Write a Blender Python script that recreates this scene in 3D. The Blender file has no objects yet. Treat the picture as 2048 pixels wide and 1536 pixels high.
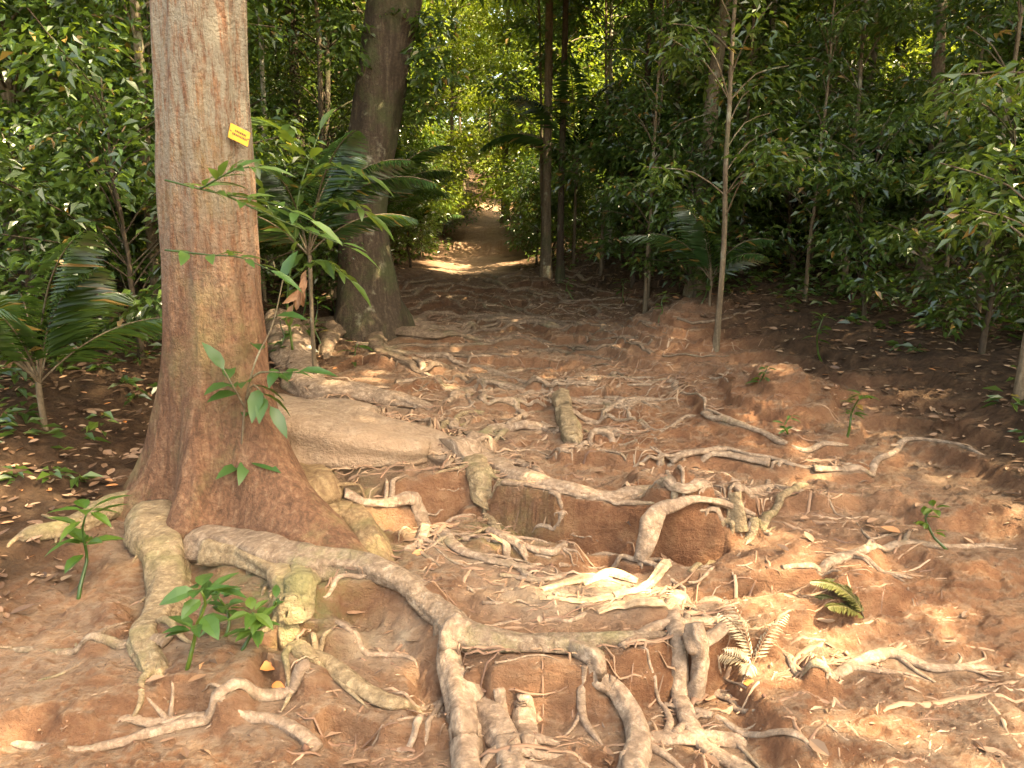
import bpy, math, random
import numpy as np

sc = bpy.context.scene
COL = sc.collection
PI = math.pi

# ------------------------------------------------------------------ camera
CAMZ = 1.6
PITCH = 12.0            # degrees below the horizon
FPX = 1444.0            # focal length in pixels of a 2048 wide picture
cam_d = bpy.data.cameras.new("camera")
cam = bpy.data.objects.new("camera", cam_d)
COL.objects.link(cam)
cam.location = (0, 0, CAMZ)
cam.rotation_euler = (math.radians(90 - PITCH), 0, 0)
cam_d.sensor_width = 36
cam_d.lens = 36 * FPX / 2048
cam_d.clip_start = 0.05
cam_d.clip_end = 600
sc.camera = cam

# ------------------------------------------------------------------ world, sun, exposure
SUN_EL, SUN_AZ = 54.0, -24.0      # azimuth from +x towards +y
el, az = math.radians(SUN_EL), math.radians(SUN_AZ)
SUN = np.array([math.cos(el) * math.cos(az), math.cos(el) * math.sin(az), math.sin(el)])
w = bpy.data.worlds.new("World")
sc.world = w
w.use_nodes = True
nt = w.node_tree
bg = nt.nodes["Background"]
sky = nt.nodes.new("ShaderNodeTexSky")
sky.sky_type = 'NISHITA'
sky.sun_disc = False
sky.sun_elevation = el
sky.sun_rotation = PI / 2 - az
sky.air_density = 1.0
sky.dust_density = 4.0
sky.ozone_density = 0.6
nt.links.new(sky.outputs[0], bg.inputs[0])
bg.inputs[1].default_value = 0.15
sun_d = bpy.data.lights.new("sun", 'SUN')
sun_d.energy = 4.0
sun_d.angle = math.radians(0.5)
sun_d.color = (1.0, 0.93, 0.80)
sun_o = bpy.data.objects.new("sun", sun_d)
COL.objects.link(sun_o)
sun_o.rotation_euler = (0, math.radians(90) - el, az)
vs = sc.view_settings
vs.view_transform = 'Standard'
vs.look = 'None'
vs.gamma = 1
vs.use_curve_mapping = False
vs.exposure = 3.0
vs.use_white_balance = True
vs.white_balance_temperature = 8800
vs.white_balance_tint = 7
sc.cycles.max_bounces = 6
sc.cycles.transparent_max_bounces = 4
sc.cycles.use_denoising = True

# ------------------------------------------------------------------ noise
def _h(ix, iy, iz, seed):
    n = (ix.astype(np.int64) * 374761393 + iy.astype(np.int64) * 668265263 + iz.astype(np.int64) * 2147483647 + seed * 1274126177) & 0xffffffff
    n = ((n ^ (n >> 13)) * 1274126177) & 0xffffffff
    n = ((n ^ (n >> 16)) * 668265263) & 0xffffffff
    return ((n ^ (n >> 15)) & 0xffffff) / float(0xffffff)

def noise2(x, y, seed=0):
    x = np.asarray(x, float); y = np.asarray(y, float)
    ix = np.floor(x); iy = np.floor(y)
    fx = x - ix; fy = y - iy
    fx = fx * fx * (3 - 2 * fx); fy = fy * fy * (3 - 2 * fy)
    z = np.zeros_like(ix)
    a = _h(ix, iy, z, seed); b = _h(ix + 1, iy, z, seed)
    c = _h(ix, iy + 1, z, seed); d = _h(ix + 1, iy + 1, z, seed)
    return (a + (b - a) * fx) * (1 - fy) + (c + (d - c) * fx) * fy

def fbm(x, y, seed=0, oct=4, gain=0.5):
    s = 0; a = 1; t = 0
    for i in range(oct):
        s = s + a * noise2(x * 2 ** i, y * 2 ** i, seed + i * 17); t += a; a *= gain
    return s / t * 2 - 1

def noise3(p, seed=0):
    z = p[:, 2]; iz = np.floor(z); f = z - iz; f = f * f * (3 - 2 * f)
    a = noise2(p[:, 0] + iz * 17.3, p[:, 1] - iz * 9.7, seed)
    b = noise2(p[:, 0] + (iz + 1) * 17.3, p[:, 1] - (iz + 1) * 9.7, seed)
    return (a + (b - a) * f) * 2 - 1

def ss(a, b, x):
    t = np.clip((np.asarray(x, float) - a) / (b - a), 0, 1)
    return t * t * (3 - 2 * t)

# ------------------------------------------------------------------ terrain
PY = np.array([-60, 0, 10.5, 12.5, 15, 20, 28, 45, 90, 260.])
PZ = np.array([-4, 0, 1.04, 0.98, 1.10, 1.80, 3.05, 5.6, 10, 24.])

def profile(y):
    y = np.asarray(y, float)
    s = 0
    for k in (-0.5, 0, 0.5):
        s = s + np.interp(y + k * (0.3 + np.maximum(y, 0) * 0.08), PY, PZ)
    return s / 3

def base(x, y):
    x = np.asarray(x, float); y = np.asarray(y, float)
    xc = np.interp(y, [0, 3, 7, 10.5, 16, 26, 60], [0.15, 0.2, -0.1, -0.68, -0.75, -0.3, 0.5])
    hw = np.interp(y, [0, 4, 7, 10.5, 16, 26], [1.9, 1.9, 1.3, 1.0, 0.75, 0.5])
    d = x - xc
    z = profile(y)
    r = np.maximum(d - hw, 0); l = np.maximum(-d - hw, 0)
    z = z + 0.32 * ss(0, 1.1, r) + 0.09 * np.maximum(r - 1, 0) * np.interp(y, [0, 6, 12], [.3, .6, 1])
    z = z + 0.20 * ss(0, 1.2, l) + 0.10 * np.maximum(l - 1, 0)
    z = z - 0.10 * np.exp(-(d / (hw * 0.75)) ** 2) * ss(2.5, 4.5, y)
    # broad mounds: the worn slab below the near tree, the rise on the right
    def g(cx, cy, sx, sy, a):
        return a * np.exp(-((x - cx) / sx) ** 2 - ((y - cy) / sy) ** 2)
    z = z + g(-1.05, 4.0, .70, .42, .22) + g(1.50, 6.3, .60, .75, .34) + g(1.75, 4.6, .42, .55, .27)
    z = z + g(-1.05, 2.1, .5, .35, .07) + g(.35, 2.9, .5, .25, -.05) + g(.78, 3.12, .12, .10, .13)
    z = z + 0.05 * fbm(x / 1.7, y / 1.7, 3, 3) * (1 + ss(3, 8, np.abs(x)) * 3)
    return z

def px2base(u, v, dz=0.0, f=base):
    """where the line of sight through a picture point meets the ground (plus dz)"""
    pr = math.radians(PITCH)
    dx = (u - 1024) / FPX; dv = (v - 768) / FPX
    d = np.array([dx, math.cos(pr) - dv * math.sin(pr), -math.sin(pr) - dv * math.cos(pr)])
    lo, hi = 1.0, 60.0
    for k in (260, 40, 20):
        t = np.geomspace(lo, hi, k)
        gap = CAMZ + d[2] * t - f(d[0] * t, d[1] * t) - dz
        i = int(np.argmax(gap < 0)) if (gap < 0).any() else k - 1
        i = max(i, 1); lo, hi = t[i - 1], t[i]
    t = hi
    p = d * t
    return np.array([p[0], p[1], CAMZ + p[2]])

# steps in the trail: earth held back behind a crest of roots (height, reach in front, reach behind, face width)
CREST = [
    ([(600,1175),(680,1140),(760,1140),(840,1180),(895,1240),(935,1285),(1000,1300),(1100,1302),(1180,1302),(1260,1288),(1370,1262)], .19, .32, .28, .018),
    ([(640,985),(740,975),(850,955),(930,935),(1000,955),(1080,978),(1180,1000),(1300,1000),(1400,990)], .24, .32, .50, .020),
    ([(1300,1040),(1340,1018),(1400,1014),(1470,1040)], .10, .16, .3, .02),
    ([(1470,985),(1540,982),(1620,985)], .10, .16, .3, .02),
    ([(940,910),(980,882),(1060,868),(1160,868),(1260,868),(1360,862)], .07, .16, .3, .02),
    ([(1120,812),(1200,812),(1270,820)], .07, .15, .3, .02),
    ([(800,800),(880,810),(960,800),(1060,790),(1160,785)], .07, .2, .4, .025),
    ([(720,705),(830,722),(930,742),(1010,758),(1110,770),(1200,775)], .09, .3, .4, .03),
    ([(830,672),(930,676),(1050,674),(1150,668)], .08, .3, .4, .035),
    ([(820,645),(920,648),(1060,644),(1160,650)], .07, .3, .4, .035),
    ([(800,602),(900,600),(1040,592)], .08, .4, .5, .05),
    ([(780,572),(900,570),(1060,566)], .08, .4, .5, .06),
    ([(560,1300),(620,1345),(700,1385),(790,1415),(870,1410)], .09, .2, .22, .02),
    ([(444,1125),(520,1130),(575,1160),(585,1220)], .09, .2, .22, .02),
    ([(1290,1470),(1380,1482),(1480,1500),(1600,1515)], .05, .2, .25, .035),
    ([(1380,1265),(1440,1250),(1520,1262),(1600,1300)], .09, .25, .2, .025),
    ([(690,1022),(800,1045),(890,1085),(980,1125),(1060,1140)], .05, .15, .2, .02),
    ([(1010,1068),(1100,1082),(1200,1080),(1280,1098)], .08, .16, .2, .02),
    ([(960,1205),(1080,1218),(1200,1224),(1330,1226)], .06, .12, .2, .02),
    ([(1150,905),(1300,915),(1440,905),(1560,915)], .09, .2, .3, .022),
    ([(1400,1132),(1500,1122),(1620,1100)], .11, .2, .3, .022),
    ([(640,1250),(740,1262),(840,1270)], .06, .14, .2, .02),
    ([(850,850),(930,836),(1020,836),(1100,842)], .08, .2, .25, .02),
    ([(860,700),(960,712),(1080,718)], .07, .25, .3, .03),
    ([(1640,1210),(1800,1190),(2000,1210)], .06, .25, .3, .05),
    ([(0,1290),(150,1260),(300,1290),(400,1350)], .06, .25, .3, .05),
    ([(940,480),(1020,476)], .3, .8, 1.5, .12),
    ([(930,462),(1030,460)], .3, .9, 1.5, .12),
]
STEPS = []
for pts, hgt, lf, lb, fw in CREST:
    STEPS.append((np.array([px2base(u, v, hgt / 2)[:2] for u, v in pts]), hgt, lf, lb, fw))

def polydist(x, y, P):
    best = np.full(x.shape, 1e9); sign = np.ones(x.shape); over = np.zeros(x.shape)
    n = len(P) - 1
    for i in range(n):
        a = P[i]; b = P[i + 1]; ab = b - a; L2 = ab @ ab
        t = ((x - a[0]) * ab[0] + (y - a[1]) * ab[1]) / L2
        tc = np.clip(t, 0, 1)
        dx = x - a[0] - tc * ab[0]; dy = y - a[1] - tc * ab[1]
        d = np.hypot(dx, dy)
        s = np.sign(ab[0] * (y - a[1]) - ab[1] * (x - a[0]))
        L = math.sqrt(L2)
        o = np.zeros(x.shape)
        if i == 0: o = np.maximum(o, -t * L)
        if i == n - 1: o = np.maximum(o, (t - 1) * L)
        m = d < best
        best = np.where(m, d, best); sign = np.where(m, s, sign); over = np.where(m, o, over)
    return best * sign, over

def steps(x, y):
    z = np.zeros(x.shape)
    for P, hgt, lf, lb, fw in STEPS:
        R = max(lf, lb) * 3.2
        m = (x > P[:, 0].min() - R) & (x < P[:, 0].max() + R) & (y > P[:, 1].min() - R) & (y < P[:, 1].max() + R)
        if not m.any(): continue
        xx = x[m]; yy = y[m]
        wob = 0.03 * fbm(xx * 5, yy * 5, 71, 2)
        d, over = polydist(xx, yy, P)
        d = d + wob * min(1, lf * 4)
        f = hgt / 2 * np.tanh(d / max(fw, .028)) * np.exp(-np.abs(d) / np.where(d > 0, lb, lf)) * np.exp(-(np.maximum(over, 0) / (lf * .7)) ** 2)
        z[m] += f
    return z

TERR = .085
def terr_q(x, y, z): return z / TERR + 1.25 * fbm(x * 1.25, y * 1.0, 61, 3)
def presmooth(x, y): return base(x, y) + steps(x, y) + 0.030 * fbm(x * 3.1, y * 3.1, 11, 3)
def H(x, y, fine=False):
    x = np.asarray(x, float); y = np.asarray(y, float)
    shp = x.shape
    x = np.atleast_1d(x); y = np.atleast_1d(y)
    z = base(x, y) + steps(x, y)
    trail = 1 - ss(1.6, 2.6, np.abs(x)) * .5
    z = z + 0.030 * fbm(x * 3.1, y * 3.1, 11, 3)
    # rain and feet have cut low ledges into the slope
    q = terr_q(x, y, z)
    fl = np.floor(q); fr = q - fl
    zt = z + TERR * (ss(.72, 1, fr) - fr)
    tm = ss(1.4, 1.9, y) * (1 - ss(9, 12, y)) * (1 - ss(2.0, 3.2, np.abs(x - .2))) * .9
    z = z + (zt - z) * tm
    if fine:
        near = 1 - ss(6, 14, y) * .6
        z = z + near * (0.034 * fbm(x * 7, y * 10, 21, 5, .66) + 0.012 * fbm(x * 26, y * 34, 31, 3, .65))
        # trodden fibrous root mat: low ridges running mostly across the trail
        wx = x + 0.25 * fbm(x * 2.2, y * 2.2, 45, 2); wy = y + 0.22 * fbm(x * 1.6, y * 1.6, 46, 3)
        r1 = 1 - np.abs(fbm(wx * 1.9, wy * 9.0, 51, 2)) * 3.2
        r2 = 1 - np.abs(fbm(wx * 4.0 + wy * 2, wy * 15.0 - wx * 2, 52, 2)) * 3.0
        mk = ss(2.9, 3.5, y) * (1 - ss(10, 13, y)) * trail * ss(-.35, .3, fbm(x * 1.1, y * 1.5, 53, 2) + .25)
        mk = np.maximum(mk, .9 * ss(-.3, .4, fbm(x * 1.7, y * 1.9, 54, 2) + .1) * (1 - ss(2.6, 3.2, y)))
        z = z + mk * (0.022 * np.clip(r1, 0, 1) ** 1.5 + 0.011 * np.clip(r2, 0, 1) ** 1.5)
    return z.reshape(shp) if shp else float(z[0])

def px(u, v): return px2base(u, v, 0, H)

# ------------------------------------------------------------------ mesh helpers
def mesh_np(name, V, F, mat=None, smooth=True, rnd=None, uv=None, extra=None):
    """V (n,3); F list of int arrays (k,m)"""
    me = bpy.data.meshes.new(name)
    V = np.asarray(V, np.float32)
    Fs = [np.asarray(f, np.int32) for f in (F if isinstance(F, list) else [F]) if len(f)]
    me.vertices.add(len(V)); me.vertices.foreach_set("co", V.ravel())
    loops = np.concatenate([f.ravel() for f in Fs])
    tot = np.concatenate([np.full(len(f), f.shape[1], np.int32) for f in Fs])
    me.loops.add(len(loops)); me.loops.foreach_set("vertex_index", loops)
    me.polygons.add(len(tot))
    st = np.zeros(len(tot), np.int32); st[1:] = np.cumsum(tot)[:-1]
    me.polygons.foreach_set("loop_start", st)
    me.update(calc_edges=True)
    me.polygons.foreach_set("use_smooth", np.full(len(tot), smooth, bool))
    if rnd is not None:
        a = me.attributes.new("rnd", 'FLOAT', 'POINT'); a.data.foreach_set("value", np.asarray(rnd, np.float32))
    if extra:
        for k, v in extra.items():
            a = me.attributes.new(k, 'FLOAT', 'POINT'); a.data.foreach_set("value", np.asarray(v, np.float32))
    if uv is not None:
        ul = me.uv_layers.new(name="UVMap"); ul.data.foreach_set("uv", np.asarray(uv, np.float32)[loops].ravel())
    if mat: me.materials.append(mat)
    return me

def merge(parts):
    V = []; F = {}; R = []; U = []; o = 0
    for p in parts:
        V.append(p[0]); R.append(p[2]); U.append(p[3])
        for f in p[1]:
            if len(f): F.setdefault(f.shape[1], []).append(f + o)
        o += len(p[0])
    return np.concatenate(V), [np.concatenate(f) for f in F.values()], np.concatenate(R), np.concatenate(U)

def link(name, me, parent=None, loc=None, **props):
    o = bpy.data.objects.new(name, me); COL.objects.link(o)
    if loc is not None: o.location = tuple(float(c) for c in loc)
    if parent is not None:
        o.parent = parent
        if loc is None: o.location = -parent.location    # part meshes are written in world coordinates
    for k, v in props.items(): o[k] = v
    return o

def spline(P, step):
    P = np.asarray(P, float)
    n = len(P)
    if n == 2: P = np.array([P[0], (P[0] + P[1]) / 2, P[1]]); n = 3
    Q = np.vstack([2 * P[0] - P[1], P, 2 * P[-1] - P[-2]])
    out = []
    for i in range(n - 1):
        a, b, c, d = Q[i:i + 4]
        L = np.linalg.norm((c - b)[:3]); k = max(2, int(L / step))
        t = np.linspace(0, 1, k, endpoint=False)[:, None]
        out.append(0.5 * (2 * b + (c - a) * t + (2 * a - 5 * b + 4 * c - d) * t ** 2 + (3 * b - a - 3 * c + d) * t ** 3))
    out.append(P[-1:])
    return np.vstack(out)

def tube(P, R, sides=8, seed=0, rough=0.12, flat=1.0, flute=0.0, cap=True):
    """P (n,3), R (n,) -> verts, faces, rnd, uv"""
    P = np.asarray(P, float); R = np.asarray(R, float)
    n = len(P)
    T = np.gradient(P, axis=0); T /= np.linalg.norm(T, axis=1)[:, None] + 1e-9
    if abs(T[:, 2]).mean() > .75:
        S = np.cross(T, [1, 0, 0])
    else:
        S = np.cross(T, [0, 0, 1])
    S /= np.linalg.norm(S, axis=1)[:, None] + 1e-9
    U = np.cross(S, T)
    a = np.linspace(0, 2 * PI, sides, endpoint=False)
    L = np.concatenate([[0], np.cumsum(np.linalg.norm(np.diff(P, axis=0), axis=1))])
    rr = np.ones((n, sides))
    if flute: 
        ph = 2.0 * np.sin(L * 3 + seed)[:, None]
        rr += flute * (np.cos(3 * a[None] + ph + seed) * .6 + np.cos(7 * a[None] - ph * 1.3 + seed * 2) * .4)
    if rough:
        q = P[:, None, :] + R[:, None, None] * (np.cos(a)[None, :, None] * S[:, None] + np.sin(a)[None, :, None] * U[:, None])
        sc_ = 0.5 / max(R.mean(), .004)
        rr += rough * noise3((q.reshape(-1, 3) * sc_), seed).reshape(n, sides) + rough * .6 * noise3(q.reshape(-1, 3) * sc_ * 2.7, seed + 3).reshape(n, sides)
    rad = R[:, None] * rr
    V = P[:, None, :] + rad[:, :, None] * (np.cos(a)[None, :, None] * S[:, None] + flat * np.sin(a)[None, :, None] * U[:, None])
    V = V.reshape(-1, 3)
    i = np.arange(n - 1)[:, None] * sides; j = np.arange(sides)[None]; jn = (j + 1) % sides
    F = np.stack([i + j, i + jn, i + sides + jn, i + sides + j], -1).reshape(-1, 4)
    F = F[:, ::-1]
    fs = [F]
    uv = np.stack([np.tile(np.abs(a / PI - 1), n), np.repeat(L, sides)], 1)
    if cap:
        V = np.vstack([V, P[0], P[-1]]); uv = np.vstack([uv, [0, 0], [0, L[-1]]])
        k = n * sides
        jj = np.arange(sides); jjn = (jj + 1) % sides
        fs.append(np.stack([np.full(sides, k), jjn, jj], 1)[:, ::-1])
        fs.append(np.stack([np.full(sides, k + 1), (n - 1) * sides + jj, (n - 1) * sides + jjn], 1)[:, ::-1])
    return V, fs, np.full(len(V), (seed * 0.618) % 1.0), uv

def leaves(C, D, N, L, Wd, seed=0, detail=0, fold=.25, droop=.15):
    """many leaves at C pointing along D with normals N; detail 0: two triangles, 1: eight"""
    C = np.asarray(C, float); D = np.asarray(D, float); N = np.asarray(N, float)
    n = len(C); L = np.broadcast_to(L, (n,))[:, None]; Wd = np.broadcast_to(Wd, (n,))[:, None]
    D = D / (np.linalg.norm(D, axis=1)[:, None] + 1e-9)
    S = np.cross(D, N); S /= np.linalg.norm(S, axis=1)[:, None] + 1e-9
    N = np.cross(S, D)
    rs = np.random.RandomState(seed); rv = rs.rand(n)
    if detail == 0:
        m = C + D * L * .42
        V = np.stack([C, m + S * Wd * .5 + N * Wd * fold, C + D * L - N * L * droop, m - S * Wd * .5 + N * Wd * fold], 1)
        b = np.arange(n)[:, None] * 4
        F = np.concatenate([b + [0, 1, 2], b + [0, 2, 3]])
        k = 4
    else:
        st = [(0, 0), (.22, .8), (.5, 1), (.8, .55), (1, 0)]
        rows = []
        for t, wv in st:
            c = C + D * L * t - N * L * droop * t * t
            if wv == 0: rows.append(c[:, None])
            else: rows.append(np.stack([c + S * Wd * .5 * wv + N * Wd * fold * wv, c, c - S * Wd * .5 * wv + N * Wd * fold * wv], 1))
        V = np.concatenate(rows, 1); k = V.shape[1]  # 1+3*3+1 = 11
        b = np.arange(n)[:, None] * k
        tri = [[0, 1, 2], [0, 2, 3], [10, 8, 7], [10, 9, 8]]
        quad = [[1, 4, 5, 2], [2, 5, 6, 3], [4, 7, 8, 5], [5, 8, 9, 6]]
        T = np.concatenate([b + t for t in tri]); Q = np.concatenate([b + q for q in quad])
        V = V.reshape(-1, 3)
        return V, [T, Q], np.repeat(rv, k), np.zeros((len(V), 2))
    V = V.reshape(-1, 3)
    return V, [F], np.repeat(rv, k), np.zeros((len(V), 2))

def unit(v): return v / (np.linalg.norm(v, axis=-1, keepdims=True) + 1e-9)

# ------------------------------------------------------------------ materials
def mat_new(name):
    m = bpy.data.materials.new(name); m.use_nodes = True
    t = m.node_tree; t.nodes.clear()
    out = t.nodes.new("ShaderNodeOutputMaterial")
    return m, t, out

def nd(t, typ, **kw):
    n = t.nodes.new(typ)
    for k, v in kw.items():
        if k in n.inputs: n.inputs[k].default_value = v
        else: setattr(n, k, v)
    return n

def ramp(t, fac, stops):
    r = t.nodes.new("ShaderNodeValToRGB")
    e = r.color_ramp.elements
    while len(e) > 2: e.remove(e[-1])
    for i, (p, c) in enumerate(stops):
        el_ = e[i] if i < 2 else e.new(p)
        el_.position = p; el_.color = (*c, 1)
    if fac is not None: t.links.new(fac, r.inputs[0])
    return r.outputs[0]

def mixc(t, fac, a, b, mode='MIX'):
    m = t.nodes.new("ShaderNodeMix"); m.data_type = 'RGBA'; m.blend_type = mode
    for s, v in ((m.inputs[0], fac), (m.inputs[6], a), (m.inputs[7], b)):
        if isinstance(v, (int, float)): s.default_value = v
        elif isinstance(v, tuple): s.default_value = (*v, 1)
        else: t.links.new(v, s)
    return m.outputs[2]

def noisen(t, vec, scale, detail=4, rough=.55, dist=0.0):
    n = nd(t, "ShaderNodeTexNoise", Scale=scale, Detail=detail, Roughness=rough, Distortion=dist)
    if vec is not None: t.links.new(vec, n.inputs['Vector'])
    return n.outputs['Fac']

def mapr(t, v, a, b, c=0.0, d=1.0):
    m = t.nodes.new("ShaderNodeMapRange"); m.clamp = True
    t.links.new(v, m.inputs[0])
    for i, q in enumerate((a, b, c, d)): m.inputs[i + 1].default_value = q
    return m.outputs[0]

def leaf_mat(name, dark, mid, light, rough=.4, trans=.35, tcol=(.20, .30, .03), spec=.5, dead=.02):
    m, t, out = mat_new(name)
    at = nd(t, "ShaderNodeAttribute", attribute_name="rnd")
    oi = t.nodes.new("ShaderNodeObjectInfo")
    geo = t.nodes.new("ShaderNodeNewGeometry")
    nz = noisen(t, geo.outputs['Position'], 1.3, 2)
    add = t.nodes.new("ShaderNodeMath"); add.operation = 'MULTIPLY_ADD'
    t.links.new(at.outputs['Fac'], add.inputs[0]); add.inputs[1].default_value = .6
    sub = mapr(t, nz, .3, .7, 0, .4); t.links.new(sub, add.inputs[2])
    c = ramp(t, add.outputs[0], [(0.0, dark), (.55, mid), (.97, light)])
    orc = ramp(t, oi.outputs['Random'], [(0, (.75, .85, .9)), (.5, (1, 1, 1)), (1, (1.25, 1.12, .8))])
    c = mixc(t, 1.0, c, orc, 'MULTIPLY')
    c = mixc(t, mapr(t, at.outputs['Fac'], 1 - dead, 1 - dead + .002), c, (.30, .17, .05))
    p = nd(t, "ShaderNodeBsdfPrincipled", Roughness=rough)
    p.inputs['Specular IOR Level'].default_value = spec
    t.links.new(c, p.inputs['Base Color'])
    tr = t.nodes.new("ShaderNodeBsdfTranslucent")
    tc = mixc(t, .6, c, tcol); t.links.new(tc, tr.inputs[0])
    mx = t.nodes.new("ShaderNodeMixShader"); mx.inputs[0].default_value = trans
    t.links.new(p.outputs[0], mx.inputs[1]); t.links.new(tr.outputs[0], mx.inputs[2])
    t.links.new(mx.outputs[0], out.inputs[0])
    return m

def bark_mat(name, cols, stretch=(9, 9, 1.2), lichen=None, lich_amt=.5, bump=.35, use_uv=False, moss=None, moss_amt=.5, rough=.85, lich_z=None):
    m, t, out = mat_new(name)
    tc = t.nodes.new("ShaderNodeTexCoord")
    mp = t.nodes.new("ShaderNodeMapping"); mp.inputs['Scale'].default_value = stretch
    t.links.new(tc.outputs['UV' if use_uv else 'Object'], mp.inputs[0])
    n1 = noisen(t, mp.outputs[0], 3.0, 8, .7, .6)
    n2 = noisen(t, tc.outputs['Object'], 5.0, 6, .65)
    n3 = noisen(t, tc.outputs['Object'], 46.0, 4, .7)
    c = ramp(t, n1, [(.28, cols[0]), (.5, cols[1]), (.72, cols[2])])
    c = mixc(t, mapr(t, n3, .40, .60, 0, .5), c, cols[0])
    if lichen: c = mixc(t, mapr(t, n2, .62 - lich_amt * .25, .72 - lich_amt * .2), c, lichen)
    if moss:
        n4 = noisen(t, tc.outputs['Object'], 2.3, 6, .7)
        c = mixc(t, mapr(t, n4, .60 - moss_amt * .2, .76 - moss_amt * .2, 0, .6), c, moss)
    if lich_z:
        sx = t.nodes.new("ShaderNodeSeparateXYZ"); t.links.new(tc.outputs['Object'], sx.inputs[0])
        mp2 = t.nodes.new("ShaderNodeMapping"); mp2.inputs['Scale'].default_value = (22, 22, 3.5); t.links.new(tc.outputs['Object'], mp2.inputs[0])
        n5 = noisen(t, mp2.outputs[0], 1.6, 7, .75, .3)
        mm = t.nodes.new("ShaderNodeMath"); mm.operation = 'MULTIPLY'
        t.links.new(mapr(t, sx.outputs[2], lich_z[0], lich_z[1]), mm.inputs[0]); t.links.new(mapr(t, n5, .40, .54), mm.inputs[1])
        c = mixc(t, mm.outputs[0], c, (.25, .215, .155))
    p = nd(t, "ShaderNodeBsdfPrincipled", Roughness=rough)
    p.inputs['Specular IOR Level'].default_value = .25
    t.links.new(c, p.inputs['Base Color'])
    ad = t.nodes.new("ShaderNodeMath"); ad.operation = 'ADD'
    t.links.new(n1, ad.inputs[0]); t.links.new(n3, ad.inputs[1])
    b = nd(t, "ShaderNodeBump", Strength=bump, Distance=.03)
    t.links.new(ad.outputs[0], b.inputs['Height']); t.links.new(b.outputs[0], p.inputs['Normal'])
    t.links.new(p.outputs[0], out.inputs[0])
    return m

def ground_mat():
    m, t, out = mat_new("soil")
    geo = t.nodes.new("ShaderNodeNewGeometry"); P = geo.outputs['Position']
    a_l = nd(t, "ShaderNodeAttribute", attribute_name="humus_shade")
    a_w = nd(t, "ShaderNodeAttribute", attribute_name="worn")
    a_m = nd(t, "ShaderNodeAttribute", attribute_name="moss")
    a_f = nd(t, "ShaderNodeAttribute", attribute_name="fibre")
    n1 = noisen(t, P, 2.2, 7, .62, .4)
    n2 = noisen(t, P, 11.0, 8, .68, .2)
    n3 = noisen(t, P, 70.0, 6, .75)
    mp = t.nodes.new("ShaderNodeMapping"); mp.inputs['Scale'].default_value = (2.5, 14, 10)
    mp.inputs['Rotation'].default_value = (0, 0, .12)
    t.links.new(P, mp.inputs[0])
    n4 = noisen(t, mp.outputs[0], 2.2, 8, .75, .8)
    c = ramp(t, n1, [(.30, (.145, .070, .038)), (.45, (.215, .110, .058)), (.58, (.29, .160, .084)), (.72, (.35, .215, .12))])
    c = mixc(t, mapr(t, n2, .50, .66, 0, .7), c, (.31, .215, .14))
    c = mixc(t, mapr(t, n3, .36, .50, .75, 0), c, (.085, .042, .028))
    c = mixc(t, mapr(t, n3, .56, .64, 0, .6), c, (.42, .32, .225))
    a_r = nd(t, "ShaderNodeAttribute", attribute_name="red")
    c = mixc(t, a_r.outputs['Fac'], c, ramp(t, n2, [(.3, (.14, .058, .030)), (.5, (.24, .105, .052)), (.7, (.33, .165, .082))]))
    fib = ramp(t, n4, [(.3, (.17, .09, .055)), (.47, (.27, .155, .09)), (.6, (.38, .25, .16)), (.75, (.5, .36, .24))])
    c = mixc(t, a_f.outputs['Fac'], c, fib)
    wornc = ramp(t, n2, [(.3, (.25, .160, .100)), (.5, (.36, .25, .165)), (.7, (.46, .35, .24))])
    c = mixc(t, a_w.outputs['Fac'], c, wornc)
    hum_shade = ramp(t, n2, [(.3, (.03, .018, .010)), (.55, (.075, .042, .022)), (.72, (.14, .085, .045))])
    c = mixc(t, a_l.outputs['Fac'], c, hum_shade)
    mm = t.nodes.new("ShaderNodeMath"); mm.operation = 'MULTIPLY'
    t.links.new(a_m.outputs['Fac'], mm.inputs[0]); t.links.new(mapr(t, n2, .38, .6), mm.inputs[1])
    c = mixc(t, mm.outputs[0], c, (.12, .135, .045))
    p = nd(t, "ShaderNodeBsdfPrincipled", Roughness=.88)
    p.inputs['Specular IOR Level'].default_value = .2
    t.links.new(c, p.inputs['Base Color'])
    ad = t.nodes.new("ShaderNodeMath"); ad.operation = 'MULTIPLY_ADD'
    t.links.new(n4, ad.inputs[0]); ad.inputs[1].default_value = .5; t.links.new(n2, ad.inputs[2])
    ad2 = t.nodes.new("ShaderNodeMath"); ad2.operation = 'MULTIPLY_ADD'
    t.links.new(n3, ad2.inputs[0]); ad2.inputs[1].default_value = .5; t.links.new(ad.outputs[0], ad2.inputs[2])
    b = nd(t, "ShaderNodeBump", Strength=1.0, Distance=.05)
    t.links.new(ad2.outputs[0], b.inputs['Height']); t.links.new(b.outputs[0], p.inputs['Normal'])
    t.links.new(p.outputs[0], out.inputs[0])
    return m

def plain(name, col, rough=.7, col2=None, scale=30, rnd=False, bump=0):
    m, t, out = mat_new(name)
    p = nd(t, "ShaderNodeBsdfPrincipled", Roughness=rough)
    if rnd:
        at = nd(t, "ShaderNodeAttribute", attribute_name="rnd")
        c = ramp(t, at.outputs['Fac'], rnd)
    else:
        geo = t.nodes.new("ShaderNodeTexCoord")
        c = ramp(t, noisen(t, geo.outputs['Object'], scale, 5, .6), [(.35, col), (.65, col2 or col)])
    t.links.new(c, p.inputs['Base Color'])
    t.links.new(p.outputs[0], out.inputs[0])
    return m

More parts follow.
